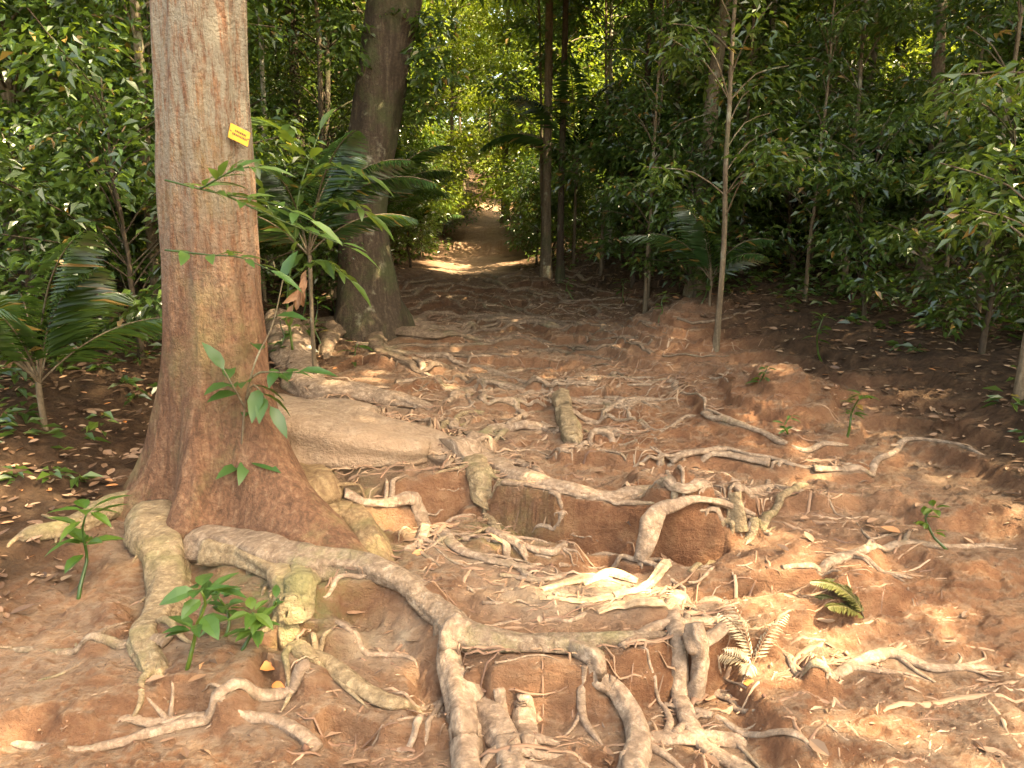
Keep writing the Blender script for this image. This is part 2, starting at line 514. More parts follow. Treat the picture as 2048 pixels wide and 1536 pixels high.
M_ground = ground_mat()
M_root = bark_mat("root_bark", [(.12, .075, .048), (.30, .205, .135), (.49, .37, .26)], (2.2, 9.0, 1), use_uv=True, moss=(.155, .145, .06), moss_amt=.2, bump=.5)
M_root_tan = bark_mat("root_bark_mossed", [(.12, .075, .048), (.29, .20, .13), (.47, .36, .25)], (2.2, 9.0, 1), use_uv=True, moss=(.20, .20, .075), moss_amt=.35, bump=.8)
M_root_ridge = bark_mat("ochre_ridge_bark", [(.13, .07, .038), (.28, .18, .09), (.42, .31, .17)], (3.0, 7.0, 1), use_uv=True, moss=(.17, .16, .055), moss_amt=.35, bump=.8)
M_slab = bark_mat("worn_smooth_root", [(.16, .10, .065), (.32, .225, .15), (.47, .355, .25)], (1.0, 4.0, 1), use_uv=True, moss=(.36, .235, .145), moss_amt=.8, bump=.8)
M_root_moss = bark_mat("mossy_root_bark", [(.14, .09, .05), (.31, .22, .125), (.50, .38, .23)], (2.2, 9.0, 1), use_uv=True, moss=(.16, .16, .055), moss_amt=.5, bump=.8)
M_root_shade = bark_mat("shade_darkened_root_bark", [(.085, .055, .035), (.19, .125, .08), (.34, .245, .16)], (2.2, 9.0, 1), use_uv=True, moss=(.11, .11, .05), moss_amt=.3, bump=.5)  # darkened copy of the root bark: shade of the upper trail put into its colour
M_wood = bark_mat("pale_broken_wood", [(.28, .17, .09), (.48, .33, .20), (.62, .47, .31)], (3, 12.0, 1), use_uv=True, bump=.4)
M_bark_red = bark_mat("near_trunk_bark", [(.08, .04, .022), (.225, .11, .06), (.34, .20, .115)], (10, 10, 2.2), lichen=None, moss=(.22, .18, .08), moss_amt=.45, bump=1.0, lich_z=(1.15, 2.1))
M_bark_dark = bark_mat("dark_trunk_bark", [(.03, .021, .014), (.07, .047, .029), (.14, .105, .068)], (8, 8, 1.0), lichen=(.24, .22, .15), lich_amt=.1, moss=(.06, .075, .025), moss_amt=.6, bump=.6)
M_bark_pale = bark_mat("pale_trunk_bark", [(.20, .16, .11), (.36, .32, .24), (.52, .48, .38)], (8, 8, 1.0), lichen=(.5, .48, .4), lich_amt=.4, moss=(.10, .11, .05), moss_amt=.15, bump=.3)
M_bark_mid = bark_mat("brown_trunk_bark", [(.07, .05, .03), (.16, .115, .07), (.27, .21, .14)], (8, 8, 1.0), lichen=(.30, .29, .2), lich_amt=.2, moss=(.08, .09, .035), moss_amt=.4, bump=.5)
M_leaf = leaf_mat("dark_glossy_leaf", (.014, .038, .010), (.052, .098, .022), (.125, .185, .036), rough=.28, trans=.36, spec=.8)
M_leaf_mid = leaf_mat("green_leaf", (.025, .055, .012), (.050, .100, .020), (.095, .150, .030), rough=.32, trans=.45, spec=.7, tcol=(.26, .34, .03))
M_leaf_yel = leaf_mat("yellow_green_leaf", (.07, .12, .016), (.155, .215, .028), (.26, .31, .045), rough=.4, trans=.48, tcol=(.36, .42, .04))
M_leaf_near = leaf_mat("fresh_green_leaf", (.022, .060, .014), (.042, .100, .022), (.085, .145, .032), rough=.35, trans=.3, dead=.01)
M_palm = leaf_mat("palm_frond_leaf", (.018, .045, .014), (.036, .078, .022), (.07, .115, .035), rough=.24, trans=.3, spec=.8)
M_litter = plain("dead_leaf", None, .65, rnd=[(0, (.07, .035, .018)), (.3, (.14, .075, .04)), (.55, (.22, .12, .065)), (.75, (.26, .155, .09)), (.93, (.34, .23, .14)), (1, (.5, .17, .04))])
M_fibre = plain("root_fibre", None, .75, rnd=[(0, (.14, .07, .04)), (.4, (.22, .12, .068)), (.8, (.29, .175, .10)), (1, (.36, .24, .15))])
M_clod = plain("earth_crumb", None, .9, rnd=[(0, (.12, .055, .032)), (.6, (.24, .115, .06)), (1, (.38, .24, .15))])
M_deadhang = plain("dried_brown_leaf", (.20, .10, .05), .7, (.36, .21, .12), 12)
M_orange = plain("orange_dead_leaf", (.42, .12, .03), .6, (.55, .22, .06), 20)
M_yellow = plain("yellow_paint", (.50, .27, .03), .6, (.66, .38, .04), 45)
M_black = plain("black_lettering", (.10, .055, .02), .6)

# ------------------------------------------------------------------ ground sheet
def ground():
    ys = [1.15]
    while ys[-1] < 14: ys.append(ys[-1] + max(.0055, ys[-1] * .0034))
    while ys[-1] < 330: ys.append(ys[-1] + ys[-1] * .03)
    yb = [1.15]
    s = .02
    while yb[-1] > -55: yb.append(yb[-1] - s); s = min(s * 1.12, 4)
    ys = np.array(sorted(set(yb[1:] + ys)))
    xs = [0.0]; s = .0075
    while xs[-1] < 2.3: xs.append(xs[-1] + s)
    while xs[-1] < 320: s = s * 1.035; xs.append(xs[-1] + s)
    xs = np.array(sorted([-q for q in xs[1:]] + xs))
    X, Y = np.meshgrid(xs, ys)
    x = X.ravel(); y = Y.ravel()
    z = H(x, y, True)
    # earth banked up against the roots
    Z2 = z.reshape(X.shape).copy()
    for P, R in ROOT_PATHS:
        m = R.mean(); pad = 3 * R.max() + .03
        i0, i1 = np.searchsorted(ys, [P[:, 1].min() - pad, P[:, 1].max() + pad]); j0, j1 = np.searchsorted(xs, [P[:, 0].min() - pad, P[:, 0].max() + pad])
        if i1 <= i0 or j1 <= j0: continue
        xx = X[i0:i1, j0:j1].ravel(); yy = Y[i0:i1, j0:j1].ravel()
        stp = max(1, int(len(P) * m * .5 / max(1e-3, np.linalg.norm(np.diff(P[:, :2], axis=0), axis=1).sum())))
        Q = P[::stp]; RR = R[::stp]
        bd = np.full(len(xx), 9.0); bi = np.zeros(len(xx), int)
        for k in range(len(Q)):
            dd = np.hypot(xx - Q[k, 0], yy - Q[k, 1]); c = dd < bd
            bd[c] = dd[c]; bi[c] = k
        r_ = RR[bi]; tgt = Q[bi, 2] - r_ * .45
        wgt = 1 - ss(.75, 1, bd / (r_ * 2.0 + .018) * .75 + .25)
        wgt = 1 - ss(.6, 2.6, bd / (r_ + .008))
        zz = Z2[i0:i1, j0:j1].ravel()
        zz = zz + (np.maximum(tgt, zz - r_ * .8) - zz) * wgt * .85
        Z2[i0:i1, j0:j1] = zz.reshape(i1 - i0, j1 - j0)
    z = Z2.ravel()
    V = np.stack([x, y, z], 1)
    ny, nx = X.shape
    i = np.arange(ny - 1)[:, None] * nx; j = np.arange(nx - 1)[None]
    F = np.stack([i + j, i + j + 1, i + nx + j + 1, i + nx + j], -1).reshape(-1, 4)
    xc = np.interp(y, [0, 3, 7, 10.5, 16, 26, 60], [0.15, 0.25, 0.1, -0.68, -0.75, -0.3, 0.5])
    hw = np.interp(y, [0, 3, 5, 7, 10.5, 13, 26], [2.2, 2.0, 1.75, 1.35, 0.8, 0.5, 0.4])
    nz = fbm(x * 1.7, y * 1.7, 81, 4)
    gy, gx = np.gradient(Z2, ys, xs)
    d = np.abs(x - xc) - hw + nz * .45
    hum_shade = ss(-.15, .5, d) * (1 - ss(1.0, 0, y) * 0)
    hum_shade = hum_shade * .92
    hum_shade = np.maximum(hum_shade, .6 * ss(6.0, 8.0, y) * (1 - ss(11, 12, y)))  # dark band over the middle trail: shade painted into the soil colour
    worn = np.zeros_like(x)
    for (u, v, r) in ((720, 870, .55), (820, 860, .45), (880, 880, .35), (640, 900, .35), (740, 800, .4), (1200, 1180, .28), (1100, 1180, .3), (1330, 1190, .2), (760, 1255, .16)):
        p = px2base(u, v); worn = np.maximum(worn, np.exp(-(((x - p[0]) ** 2 + ((y - p[1]) * 1.3) ** 2) / r ** 2) ** 1.4))
        flatm = (1 - ss(.18, .60, np.hypot(gx, gy))).ravel()
    trod = flatm * (1 - hum_shade) * np.clip(.62 + .5 * fbm(x * 2.1, y * 2.6, 97, 3), 0, 1)
    worn = np.clip(worn * 1.1 - .35 * np.abs(fbm(x * 4, y * 7, 83, 3)), 0, .9)
    worn = np.maximum(worn, .62 * trod)
    moss = np.zeros_like(x)
    for (u, v, r) in ((600, 1120, .3), (700, 1080, .22), (520, 1100, .3), (580, 1210, .2), (660, 1000, .2), (1010, 1050, .18)):
        p = px2base(u, v); moss = np.maximum(moss, np.exp(-((x - p[0]) ** 2 + (y - p[1]) ** 2) / r ** 2))
    red = np.zeros_like(x)
    for (u, v, r) in ((1300, 720, .8), (1450, 830, .5), (1380, 880, .4), (1250, 820, .35), (1330, 640, .8), (1250, 1200, .35), (1000, 1230, .35), (1700, 1150, .5)):
        p = px2base(u, v); red = np.maximum(red, np.exp(-((x - p[0]) ** 2 + ((y - p[1]) * .8) ** 2) / r ** 2))
    red = np.clip(red + .4 * fbm(x * 2.3, y * 2.9, 88, 3), 0, .85)
    red = np.maximum(red, .8 * ss(.35, .9, np.hypot(gx, gy)).ravel())
    fib = ss(-.25, .35, fbm(x * 1.3, y * 1.9, 87, 3)) * (1 - hum_shade) * (1 - red * .7) * .8
    me = mesh_np("ground", V, F, M_ground, True, extra=dict(red=red, humus_shade=hum_shade, worn=worn, moss=np.clip(moss, 0, .8), fibre=fib))
    link("ground", me, kind="structure")

# ------------------------------------------------------------------ roots
ROOT_PATHS = []
def root_tube(P, R, sides, seed, flat=.85, rough=.14, flute=.12):
    """an uneven, ridged root: lumps drawn out along its length, wider underneath"""
    n = len(P); rm = R.mean()
    T = np.gradient(P, axis=0); T = unit(T)
    S = unit(np.cross(T, [0, 0, 1.0])); U = np.cross(S, T)
    a = np.linspace(0, 2 * PI, sides, endpoint=False)
    L = np.concatenate([[0], np.cumsum(np.linalg.norm(np.diff(P, axis=0), axis=1))])
    A, LL = np.meshgrid(a, L)
    tw = LL * (1.2 + (seed % 5) * .4)
    c3 = np.stack([np.cos(A + tw) * 1.1, np.sin(A + tw) * 1.1, LL / (rm * 5.5)], -1).reshape(-1, 3)
    n1 = noise3(c3 + seed, seed).reshape(A.shape)
    c4 = np.stack([np.cos(A + tw) * 2.6, np.sin(A + tw) * 2.6, LL / (rm * 4)], -1).reshape(-1, 3)
    n2 = noise3(c4 + seed * 2, seed + 5).reshape(A.shape)
    c5 = np.stack([np.cos(A) * 3, np.sin(A) * 3, LL / (rm * .9)], -1).reshape(-1, 3)
    n3_ = noise3(c5, seed + 9).reshape(A.shape)
    rr = 1 + rough * 1.5 * n1 + flute * 1.3 * n2 + .05 * n3_ + flute * .5 * np.cos(5 * A + tw * 2)
    under = np.clip(-np.sin(A), 0, 1)
    rad = R[:, None] * rr
    V = P[:, None] + (rad * np.cos(A) * (1 + .25 * under))[..., None] * S[:, None] + (rad * np.sin(A) * flat)[..., None] * U[:, None]
    V = V.reshape(-1, 3)
    i = np.arange(n - 1)[:, None] * sides; j = np.arange(sides)[None]; jn = (j + 1) % sides
    F = np.stack([i + j, i + sides + j, i + sides + jn, i + jn], -1).reshape(-1, 4)
    uv = np.stack([np.tile(np.abs(a / PI - 1), n) * rm * 10, np.repeat(L, sides)], 1)
    V = np.vstack([V, P[0], P[-1]]); uv = np.vstack([uv, [0, 0], [0, L[-1]]]); k = n * sides; jj = np.arange(sides); jjn = (jj + 1) % sides
    c = [np.stack([np.full(sides, k), jj, jjn], 1), np.stack([np.full(sides, k + 1), (n - 1) * sides + jjn, (n - 1) * sides + jj], 1)]
    return V, [F] + c, np.full(len(V), (seed * .618) % 1.0), uv

def lay_root(P, R, seed, lift, flat, rough, flute, sm, sink_end, wander=1.0):
    rm = R.mean(); P = P.copy()
    L = np.linspace(0, 1, len(P))
    Lm = np.concatenate([[0], np.cumsum(np.linalg.norm(np.diff(P[:, :2], axis=0), axis=1))])
    T = np.gradient(P[:, :2], axis=0); T /= np.linalg.norm(T, axis=1)[:, None] + 1e-9
    nrm = np.stack([-T[:, 1], T[:, 0]], 1)
    am = min(rm, .013)
    P[:, :2] += nrm * (wander * (am * 1.1 * (noise2(Lm * 5, Lm * 0 + seed, 5) * 2 - 1) + am * .45 * (noise2(Lm * 17, Lm * 0 + seed, 6) * 2 - 1) + .12 * am * (noise2(Lm * 50, Lm * 0 + seed, 16) * 2 - 1)))[:, None]
    z = H(P[:, 0], P[:, 1])
    stp = Lm[-1] / max(1, len(P) - 1)
    k = max(1, int(max(.02, rm * 1.3) / max(stp, 1e-4)) if sm is None else int(sm))
    zz = np.pad(z, k, 'edge'); z2 = np.convolve(zz, np.ones(2 * k + 1) / (2 * k + 1), 'same')[k:-k]
    P[:, 2] = np.maximum(z2, z - R * .2) + R * lift
    P[:, 2] += np.minimum(R, .02) * .3 * (noise2(Lm * 6, Lm * 0 + seed, 26) * 2 - 1)
    R = R * (1 + .10 * (noise2(Lm * .7 / rm * .3, Lm * 0 + seed * 3.1, 7) * 2 - 1) + .10 * (noise2(Lm * 8, Lm * 0 + seed, 8) * 2 - 1))
    if sink_end:
        e = ss(0, .15, 1 - L); P[:, 2] -= (1 - e) * R * .9; R = R * (.3 + .7 * e)
    return P, R

def root_parts(pts, seed=0, lift=-.05, flat=.62, rough=.12, flute=.12, sm=None, sink_end=True, sides=None, side_roots=None, wander=1.0):
    """pts: list of (u, v, width in pixels). Rests on the ground."""
    W = []
    for u, v, wd in pts:
        p = px(u, v)
        dist = math.hypot(p[1], CAMZ - p[2])
        W.append([p[0], p[1], p[2], wd * .5 * dist / FPX])
    W = np.array(W)
    rm = W[:, 3].mean()
    S = spline(W, max(.005, rm * .22))
    P, R = lay_root(S[:, :3], np.maximum(S[:, 3], rm * .2), seed, lift, flat, rough, flute, sm, sink_end, wander)
    sd = sides or (28 if rm > .04 else 20 if rm > .02 else 12 if rm > .009 else 7)
    ROOT_PATHS.append((P, R))
    out = [root_tube(P, R, sd, seed, flat, rough, flute)]
    rs_ = np.random.RandomState(seed + 900)
    nb_ = (int(len(P) * rm * .22 / .10) if rm > .01 else 0) if side_roots is None else side_roots
    for q in range(min(nb_, 7)):
        i = rs_.randint(int(len(P) * .1), max(int(len(P) * .1) + 1, int(len(P) * .92)))
        t = unit(P[min(i + 2, len(P) - 1), :2] - P[max(i - 2, 0), :2]); ang = rs_.choice([-1, 1]) * rs_.uniform(.5, 1.1)
        d = np.array([t[0] * math.cos(ang) - t[1] * math.sin(ang), t[0] * math.sin(ang) + t[1] * math.cos(ang)])
        Ln = rs_.uniform(.10, .30); r0 = min(R[i] * rs_.uniform(.22, .45), .014)
        c = np.array([P[i, 0], P[i, 1]]); pp = [c]
        for g_ in range(3):
            ang2 = rs_.normal() * .35; d = np.array([d[0] * math.cos(ang2) - d[1] * math.sin(ang2), d[0] * math.sin(ang2) + d[1] * math.cos(ang2)])
            c = c + d * Ln / 3; pp.append(c)
        q3 = spline(np.column_stack([np.array(pp), np.zeros(4), np.linspace(r0 * 1.3, r0 * .35, 4)]), .008)
        P2, R2 = lay_root(q3[:, :3], q3[:, 3], seed + q, .3, .85, .1, .1, None, True, .5)
        ROOT_PATHS.append((P2, R2))
        out.append(root_tube(P2, R2, 7, seed + q, .85, .1, .1))
    return merge(out)

def root_mesh(name, lists, mat, seed=0, **kw):
    ps = [root_parts(l, seed + i * 7, **kw) for i, l in enumerate(lists)]
    V, F, R, U = merge(ps)
    return mesh_np(name, V, F, mat, True, rnd=R, uv=U)

# near tree on the left: trunk with a spreading buttress base
def trunk_buttress(bx, by, R0, height, lobes, bend=(0, 0), seed=0, nth=72, nz_=110, taper=.25):
    z0 = H(bx, by) - .35
    zs = np.concatenate([np.linspace(0, 1.6, int(nz_ * .6), endpoint=False), np.linspace(1.6, height, int(nz_ * .4))])
    th = np.linspace(0, 2 * PI, nth, endpoint=False)
    Z, T = np.meshgrid(zs, th, indexing='ij')
    r = R0 * (1 - taper * Z / height)
    for a, amp, hh, pw in lobes:
        dd = np.cos(T - math.radians(a)); dd = np.clip(dd, 0, 1) ** pw
        r = r + amp * dd * np.exp(-np.maximum(Z - .3, 0) / hh)
    r = r * (1 + .05 * np.cos(5 * T + Z * 1.5 + seed) * np.exp(-Z / 4) + .025 * np.cos(11 * T - Z * 2))
    q = np.stack([np.cos(T) * 2.2, np.sin(T) * 2.2, Z * 1.3], -1).reshape(-1, 3)
    r = r * (1 + .07 * noise3(q, seed).reshape(r.shape) + .03 * noise3(q * 4, seed + 1).reshape(r.shape))
    cx = bend[0] * (Z / height) ** 1.5; cy = bend[1] * (Z / height) ** 1.5
    V = np.stack([bx + cx + r * np.cos(T), by + cy + r * np.sin(T), Z - .35], -1).reshape(-1, 3)
    nz2 = len(zs)
    i = np.arange(nz2 - 1)[:, None] * nth; j = np.arange(nth)[None]; jn = (j + 1) % nth
    F = np.stack([i + j, i + jn, i + nth + jn, i + nth + j], -1).reshape(-1, 4)
    uv = np.stack([T.ravel() / PI, Z.ravel()], 1)
    return V, [F], np.zeros(len(V)), uv

# gaps cut in the crowns for chosen sun patches on the ground: (pixel centre) and half sizes in metres along x and y
BEAMS = []
def beam(u, v, rx, ry, hmax=40):
    p = px(u, v); BEAMS.append((p, rx, ry))
for b_ in ((735, 1075, .11, .10), (1215, 1164, .11, .035), (1322, 1160, .045, .04), (1485, 1230, .055, .10), (1500, 1320, .07, .05),
           (615, 705, .05, .05), (885, 528, .55, .5), (1000, 520, .30, .3), (1590, 1140, .04, .03), (1050, 1190, .05, .02), (880, 540, .35, .25)):
    beam(*b_)
BP = np.array([b[0] for b in BEAMS]); BR = np.array([[b[1], b[2]] for b in BEAMS])

# openings cut in the unseen roof of leaves so the sun reaches the understorey
OPEN = []
rs = np.random.RandomState(90)
for k in range(54):
    dx_ = (rs.uniform(1060, 2000) if k % 3 else rs.uniform(60, 700)) - 1024; v_ = rs.uniform(0, 330) - 768; Y_ = rs.uniform(8.0, 13.5)
    if k > 36: dx_ = rs.uniform(800, 1200) - 1024; v_ = rs.uniform(20, 400) - 768; Y_ = rs.uniform(14, 18)
    pr = math.radians(PITCH); d_ = np.array([dx_ / FPX, math.cos(pr) - v_ / FPX * math.sin(pr), -math.sin(pr) - v_ / FPX * math.cos(pr)])
    OPEN.append((np.array([0, 0, CAMZ]) + d_ * (Y_ / d_[1]), rs.uniform(.35, .8)))
def roof_gap(C):
    hit = np.zeros(len(C), bool)
    for p, r in OPEN:
        t = (C[:, 2] - p[2]) / SUN[2]; g = C - SUN * t[:, None]
        hit |= ((g[:, 0] - p[0]) ** 2 + (g[:, 1] - p[1]) ** 2 < r * r) & (t > .02)
    return hit
def blocks_beam(C, pad=0.0):
    """True where points C (n,3) stand in one of the sunbeams"""
    C = np.atleast_2d(C); hit = np.zeros(len(C), bool)
    for p, (rx, ry) in zip(BP, BR):
        t = (C[:, 2] - p[2]) / SUN[2]
        g = C - SUN * t[:, None]
        hit |= (((g[:, 0] - p[0]) / (rx + pad)) ** 2 + ((g[:, 1] - p[1]) / (ry + pad)) ** 2 < 1) & (t > .02)
    return hit

def crown_leaves(rs, centers, rad, per, L, Wd, flat=.55, down=.35, filt=None, detail=0, loc=None):
    k = len(centers)
    c = np.repeat(centers, per, 0); rr = np.repeat(np.broadcast_to(rad, (k,)), per)
    v = rs.normal(size=(len(c), 3)); v = unit(v) * (rs.rand(len(c), 1) ** .45)
    v[:, 2] *= flat
    p = c + v * rr[:, None]
    if filt is not None:
        keep = ~filt(p if loc is None else p + loc)
        p = p[keep]; v = v[keep]
    D = unit(v * [1, 1, .3] + rs.normal(size=v.shape) * .5) ; D[:, 2] = D[:, 2] * .5 - down
    N = unit(np.array([0, 0, 1.0]) + rs.normal(size=v.shape) * .45)
    s = rs.uniform(.65, 1.25, len(p))
    return leaves(p, D, N, L * s, Wd * s, rs.randint(1e6), detail)

# ------------------------------------------------------------------ plant prototypes (trunk and crown meshes, shared by the copies)
def stem_path(rs, h, bend, n=14):
    z = np.linspace(0, h, n)
    ph = rs.uniform(0, 2 * PI); a = rs.uniform(.3, 1) * bend
    return np.stack([a * np.sin(z / h * 2.2) * math.cos(ph) + .03 * rs.normal(size=n).cumsum() * .5, a * np.sin(z / h * 2.2) * math.sin(ph) + .03 * rs.normal(size=n).cumsum() * .5, z], 1)

def proto_tree(name, seed, h, r, z0, cr, nclump, per, L, Wd, mat, bark, bend=.3, crad=.4, top=1.0, narrow=.5):
    rs = np.random.RandomState(seed)
    P = stem_path(rs, h, bend); P[0, 2] = -.25
    P = spline(P, .15)
    R = r * (1 - .75 * (P[:, 2].clip(0) / h) ** 1.1) + r * .5 * np.exp(-P[:, 2].clip(0) / .15)
    parts = [tube(P, R, 9, seed, .08, 1, .05)]
    cs = []
    for i in range(nclump):
        f = rs.rand() ** .85
        z = z0 + (h * top - z0) * f
        base_ = P[min(len(P) - 1, int(np.searchsorted(P[:, 2], z - .25)))]
        ang = rs.uniform(0, 2 * PI)
        rr = cr * (1 - narrow * f) * rs.uniform(.25, 1)
        c = np.array([base_[0] + rr * math.cos(ang), base_[1] + rr * math.sin(ang), z + rs.uniform(-.1, .25)])
        cs.append(c)
        mid = (base_ + c) / 2 + [0, 0, .08]
        br = spline([base_, mid, c + unit(c - base_) * crad * .5], .12)
        parts.append(tube(br, np.linspace(r * .28, .004, len(br)), 5, seed + i, 0, cap=False))
    V, F, Rn, U = merge(parts)
    tm = mesh_np(name + "_trunk", V, F, bark, True, rnd=Rn, uv=U)
    cs = np.array(cs)
    V, F, Rn, U = crown_leaves(rs, cs, crad * rs.uniform(.7, 1.3, len(cs)), per, L, Wd)
    cm = mesh_np(name + "_crown", V, F, mat, False, rnd=Rn)
    return tm, cm

def frond(rs, L, nl, ll, lw, elev, azm, arch=.9, seed=0, droopl=.35, detail=0):
    t = np.linspace(0, 1, 16)
    e = elev - arch * 1.7 * t ** 1.3
    ds = L / 15
    x = np.concatenate([[0], np.cumsum(np.cos(e[:-1]) * ds)]); z = np.concatenate([[0], np.cumsum(np.sin(e[:-1]) * ds)])
    P = np.stack([x * math.cos(azm), x * math.sin(azm), z], 1)
    rach = tube(P, np.linspace(.010, .003, 16) * (L / 1.5), 5, seed, 0, cap=False)
    tt = np.linspace(.16, .99, nl)
    idx = tt * 15; i0 = np.clip(idx.astype(int), 0, 14); f = (idx - i0)[:, None]
    C = P[i0] * (1 - f) + P[i0 + 1] * f
    T = unit(P[i0 + 1] - P[i0])
    S = unit(np.cross(T, [0, 0, 1])); U = np.cross(S, T)
    sz = (np.sin(PI * np.clip(tt * .85 + .12, 0, 1)) ** .6)
    Cs = np.vstack([C, C]); 
    D = np.vstack([S + T * .75 - U * droopl, -S + T * .75 - U * droopl]) + rs.normal(size=(2 * nl, 3)) * .07
    N = np.vstack([U + S * .2, U - S * .2])
    lv = leaves(Cs, D, N, ll * np.tile(sz, 2), lw, seed, detail, .12, .22)
    return rach, lv

def proto_palm(name, seed, n, L, trunk=.25, nl=34, ll=.34, lw=.032, mat=None, detail=0):
    rs = np.random.RandomState(seed)
    tr = []; lf = []
    P = np.array([[0, 0, -.2], [.01, .01, trunk * .5], [.02, 0, trunk]])
    tr.append(tube(spline(P, .08), np.full(len(spline(P, .08)), .022), 8, seed, .1))
    for i in range(n):
        a, b = frond(rs, L * rs.uniform(.7, 1.1), nl, ll, lw, rs.uniform(.7, 1.35), i * 2.4 + rs.uniform(-.3, .3), rs.uniform(.6, 1.0), seed + i, detail=detail)
        a[0][:, 2] += trunk; b[0][:, 2] += trunk
        tr.append(a); lf.append(b)
    V, F, R, U = merge(tr); tm = mesh_np(name + "_stem", V, F, M_bark_mid, True, rnd=R, uv=U)
    V, F, R, U = merge(lf); cm = mesh_np(name + "_fronds", V, F, mat or M_palm, False, rnd=R)
    return tm, cm

def proto_sprig(name, seed, h, n, L, Wd, mat, detail=1, bend=.12, low=.3):
    """thin stemmed seedling with a few big leaves"""
    rs = np.random.RandomState(seed)
    P = spline(stem_path(rs, h, bend, 6) + [0, 0, -.03], .04)
    tb = tube(P, np.linspace(.007, .003, len(P)) * (1 + h * .5), 6, seed, 0)
    i = (rs.uniform(low, 1, n) * (len(P) - 1)).astype(int); i[: n // 3] = len(P) - 1
    C = P[i]; a = np.arange(n) * 2.4 + rs.uniform(-.4, .4, n)
    D = np.stack([np.cos(a), np.sin(a), rs.uniform(-.2, .6, n)], 1)
    st = C + D * L * .12
    lv = leaves(st, D, np.array([[0, 0, 1.0]]) + rs.normal(size=(n, 3)) * .2, L * rs.uniform(.6, 1.15, n), Wd * rs.uniform(.7, 1.15, n), seed, detail, .14, .28)
    V, F, R, U = tb; tm = mesh_np(name + "_stem", V, F, M_leaf_mid, True, rnd=R, uv=U)
    V, F, R, U = lv; lm = mesh_np(name + "_leaves", V, F, mat, False, rnd=R)
    return tm, lm

def place(name, meshes, partnames, loc, rot, scale, label, cat, group=None, tilt=(0, 0)):
    e = bpy.data.objects.new(name, None); COL.objects.link(e)
    e.location = tuple(float(c) for c in loc); e.rotation_euler = (tilt[0], tilt[1], rot); e.scale = (scale,) * 3
    e.empty_display_size = .1
    e["label"] = label; e["category"] = cat
    if group: e["group"] = group
    for m, pn in zip(meshes, partnames):
        o = bpy.data.objects.new(pn, m); COL.objects.link(o); o.parent = e
    return e

def pt(u, v, Y):
    """the point at depth Y (along world y) seen at picture point u, v"""
    pr = math.radians(PITCH)
    dx = (u - 1024) / FPX; dv = (v - 768) / FPX
    d = np.array([dx, math.cos(pr) - dv * math.sin(pr), -math.sin(pr) - dv * math.cos(pr)])
    return np.array([0, 0, CAMZ]) + d * (Y / d[1])

def empty(name, loc, label, cat, group=None):
    e = bpy.data.objects.new(name, None); COL.objects.link(e); e.location = tuple(float(c) for c in loc)
    e.empty_display_size = .1
    e["label"] = label; e["category"] = cat
    if group: e["group"] = group
    return e

# ------------------------------------------------------------------ the big tree at the left with its buttress roots
nb = np.array([-1.425, 3.36])
near = empty("buttressed_tree", (nb[0], nb[1], 0), "thick reddish brown trunk with spreading buttress base nearest the viewer, carrying the yellow trail marker", "tree")
V, F, R, U = trunk_buttress(nb[0], nb[1], .205, 13, [(-38, .10, .8, 2), (-40, .70, .26, 22), (-12, .36, .34, 20), (-92, .32, .30, 16), (165, .40, .40, 18), (60, .3, .35, 16), (205, .36, .28, 16), (-65, .14, .35, 9), (120, .2, .3, 14)], (.9, .25), 3, nth=180, nz_=180)
z0n = float(H(*nb))
V = V + [0, 0, z0n]
link("trunk", mesh_np("near_trunk", V, F, M_bark_red, True, rnd=R, uv=U), near)
near_roots = [
    ([(520,838,270),(620,842,285),(710,856,262),(800,876,205),(870,893,145),(925,905,105),(965,918,76)], dict(flat=.36, lift=-.12, rough=.13, flute=.10, sink_end=False, side_roots=2, wander=.2), M_slab),
    ([(590,935,90),(645,1000,92),(700,1055,78),(750,1100,58),(800,1135,30)], dict(flat=.75, lift=-.1, rough=.07, flute=.10, wander=.4, sm=40), M_root_ridge),
    ([(400,1085,90),(470,1095,92),(540,1112,90),(610,1128,88),(680,1128,80),(750,1134,70),(820,1165,56),(880,1215,58),(925,1262,62),(985,1284,52),(1080,1289,46),(1160,1291,42),(1240,1277,36),(1330,1262,28),(1420,1252,20)], dict(flat=.62, lift=.05, wander=.6), M_root_tan),
    ([(612,1130,60),(592,1190,58),(583,1250,50),(600,1295,38),(650,1335,44),(715,1368,40),(790,1398,32),(870,1404,20)], dict(flat=.68, lift=.05), M_root_moss),
    ([(420,1110,60),(500,1120,50),(560,1150,46),(590,1200,40)], dict(flat=.8, lift=.2), M_root_moss),
    ([(925,1258,54),(903,1310,44),(908,1370,46),(922,1440,52),(938,1540,54),(950,1720,60)], dict(lift=.15, sm=34, wander=.5, flat=.9), M_root),
    ([(918,1385,36),(965,1432,50),(1005,1480,48),(1030,1550,50),(1060,1720,50)], dict(lift=.1, sm=30, wander=.5), M_root),
    ([(1150,1290,44),(1195,1325,40),(1225,1378,38),(1250,1430,40),(1278,1482,50),(1270,1545,46),(1262,1720,44)], dict(lift=.15, sm=34, wander=.5, flat=.9), M_root),
    ([(1282,1482,34),(1340,1476,30),(1420,1476,28),(1510,1496,24)], dict(lift=.1), M_root),
    ([(560,640,70),(590,720,84),(640,780,80),(720,795,60),(800,800,44),(880,815,30),(930,822,18)], dict(flat=.6, lift=.0), M_root),
    ([(300,1040,90),(330,1140,80),(300,1260,60),(340,1400,44)], dict(flat=.7, lift=.1), M_root_moss),
    ([(380,960,90),(250,1010,70),(120,1060,50),(0,1080,36)], dict(flat=.7, lift=.1), M_root_moss),
]
for i, (l, kw, m) in enumerate(near_roots):
    link("surface_root", root_mesh("near_root", [l], m, 10 + i, **kw), near)

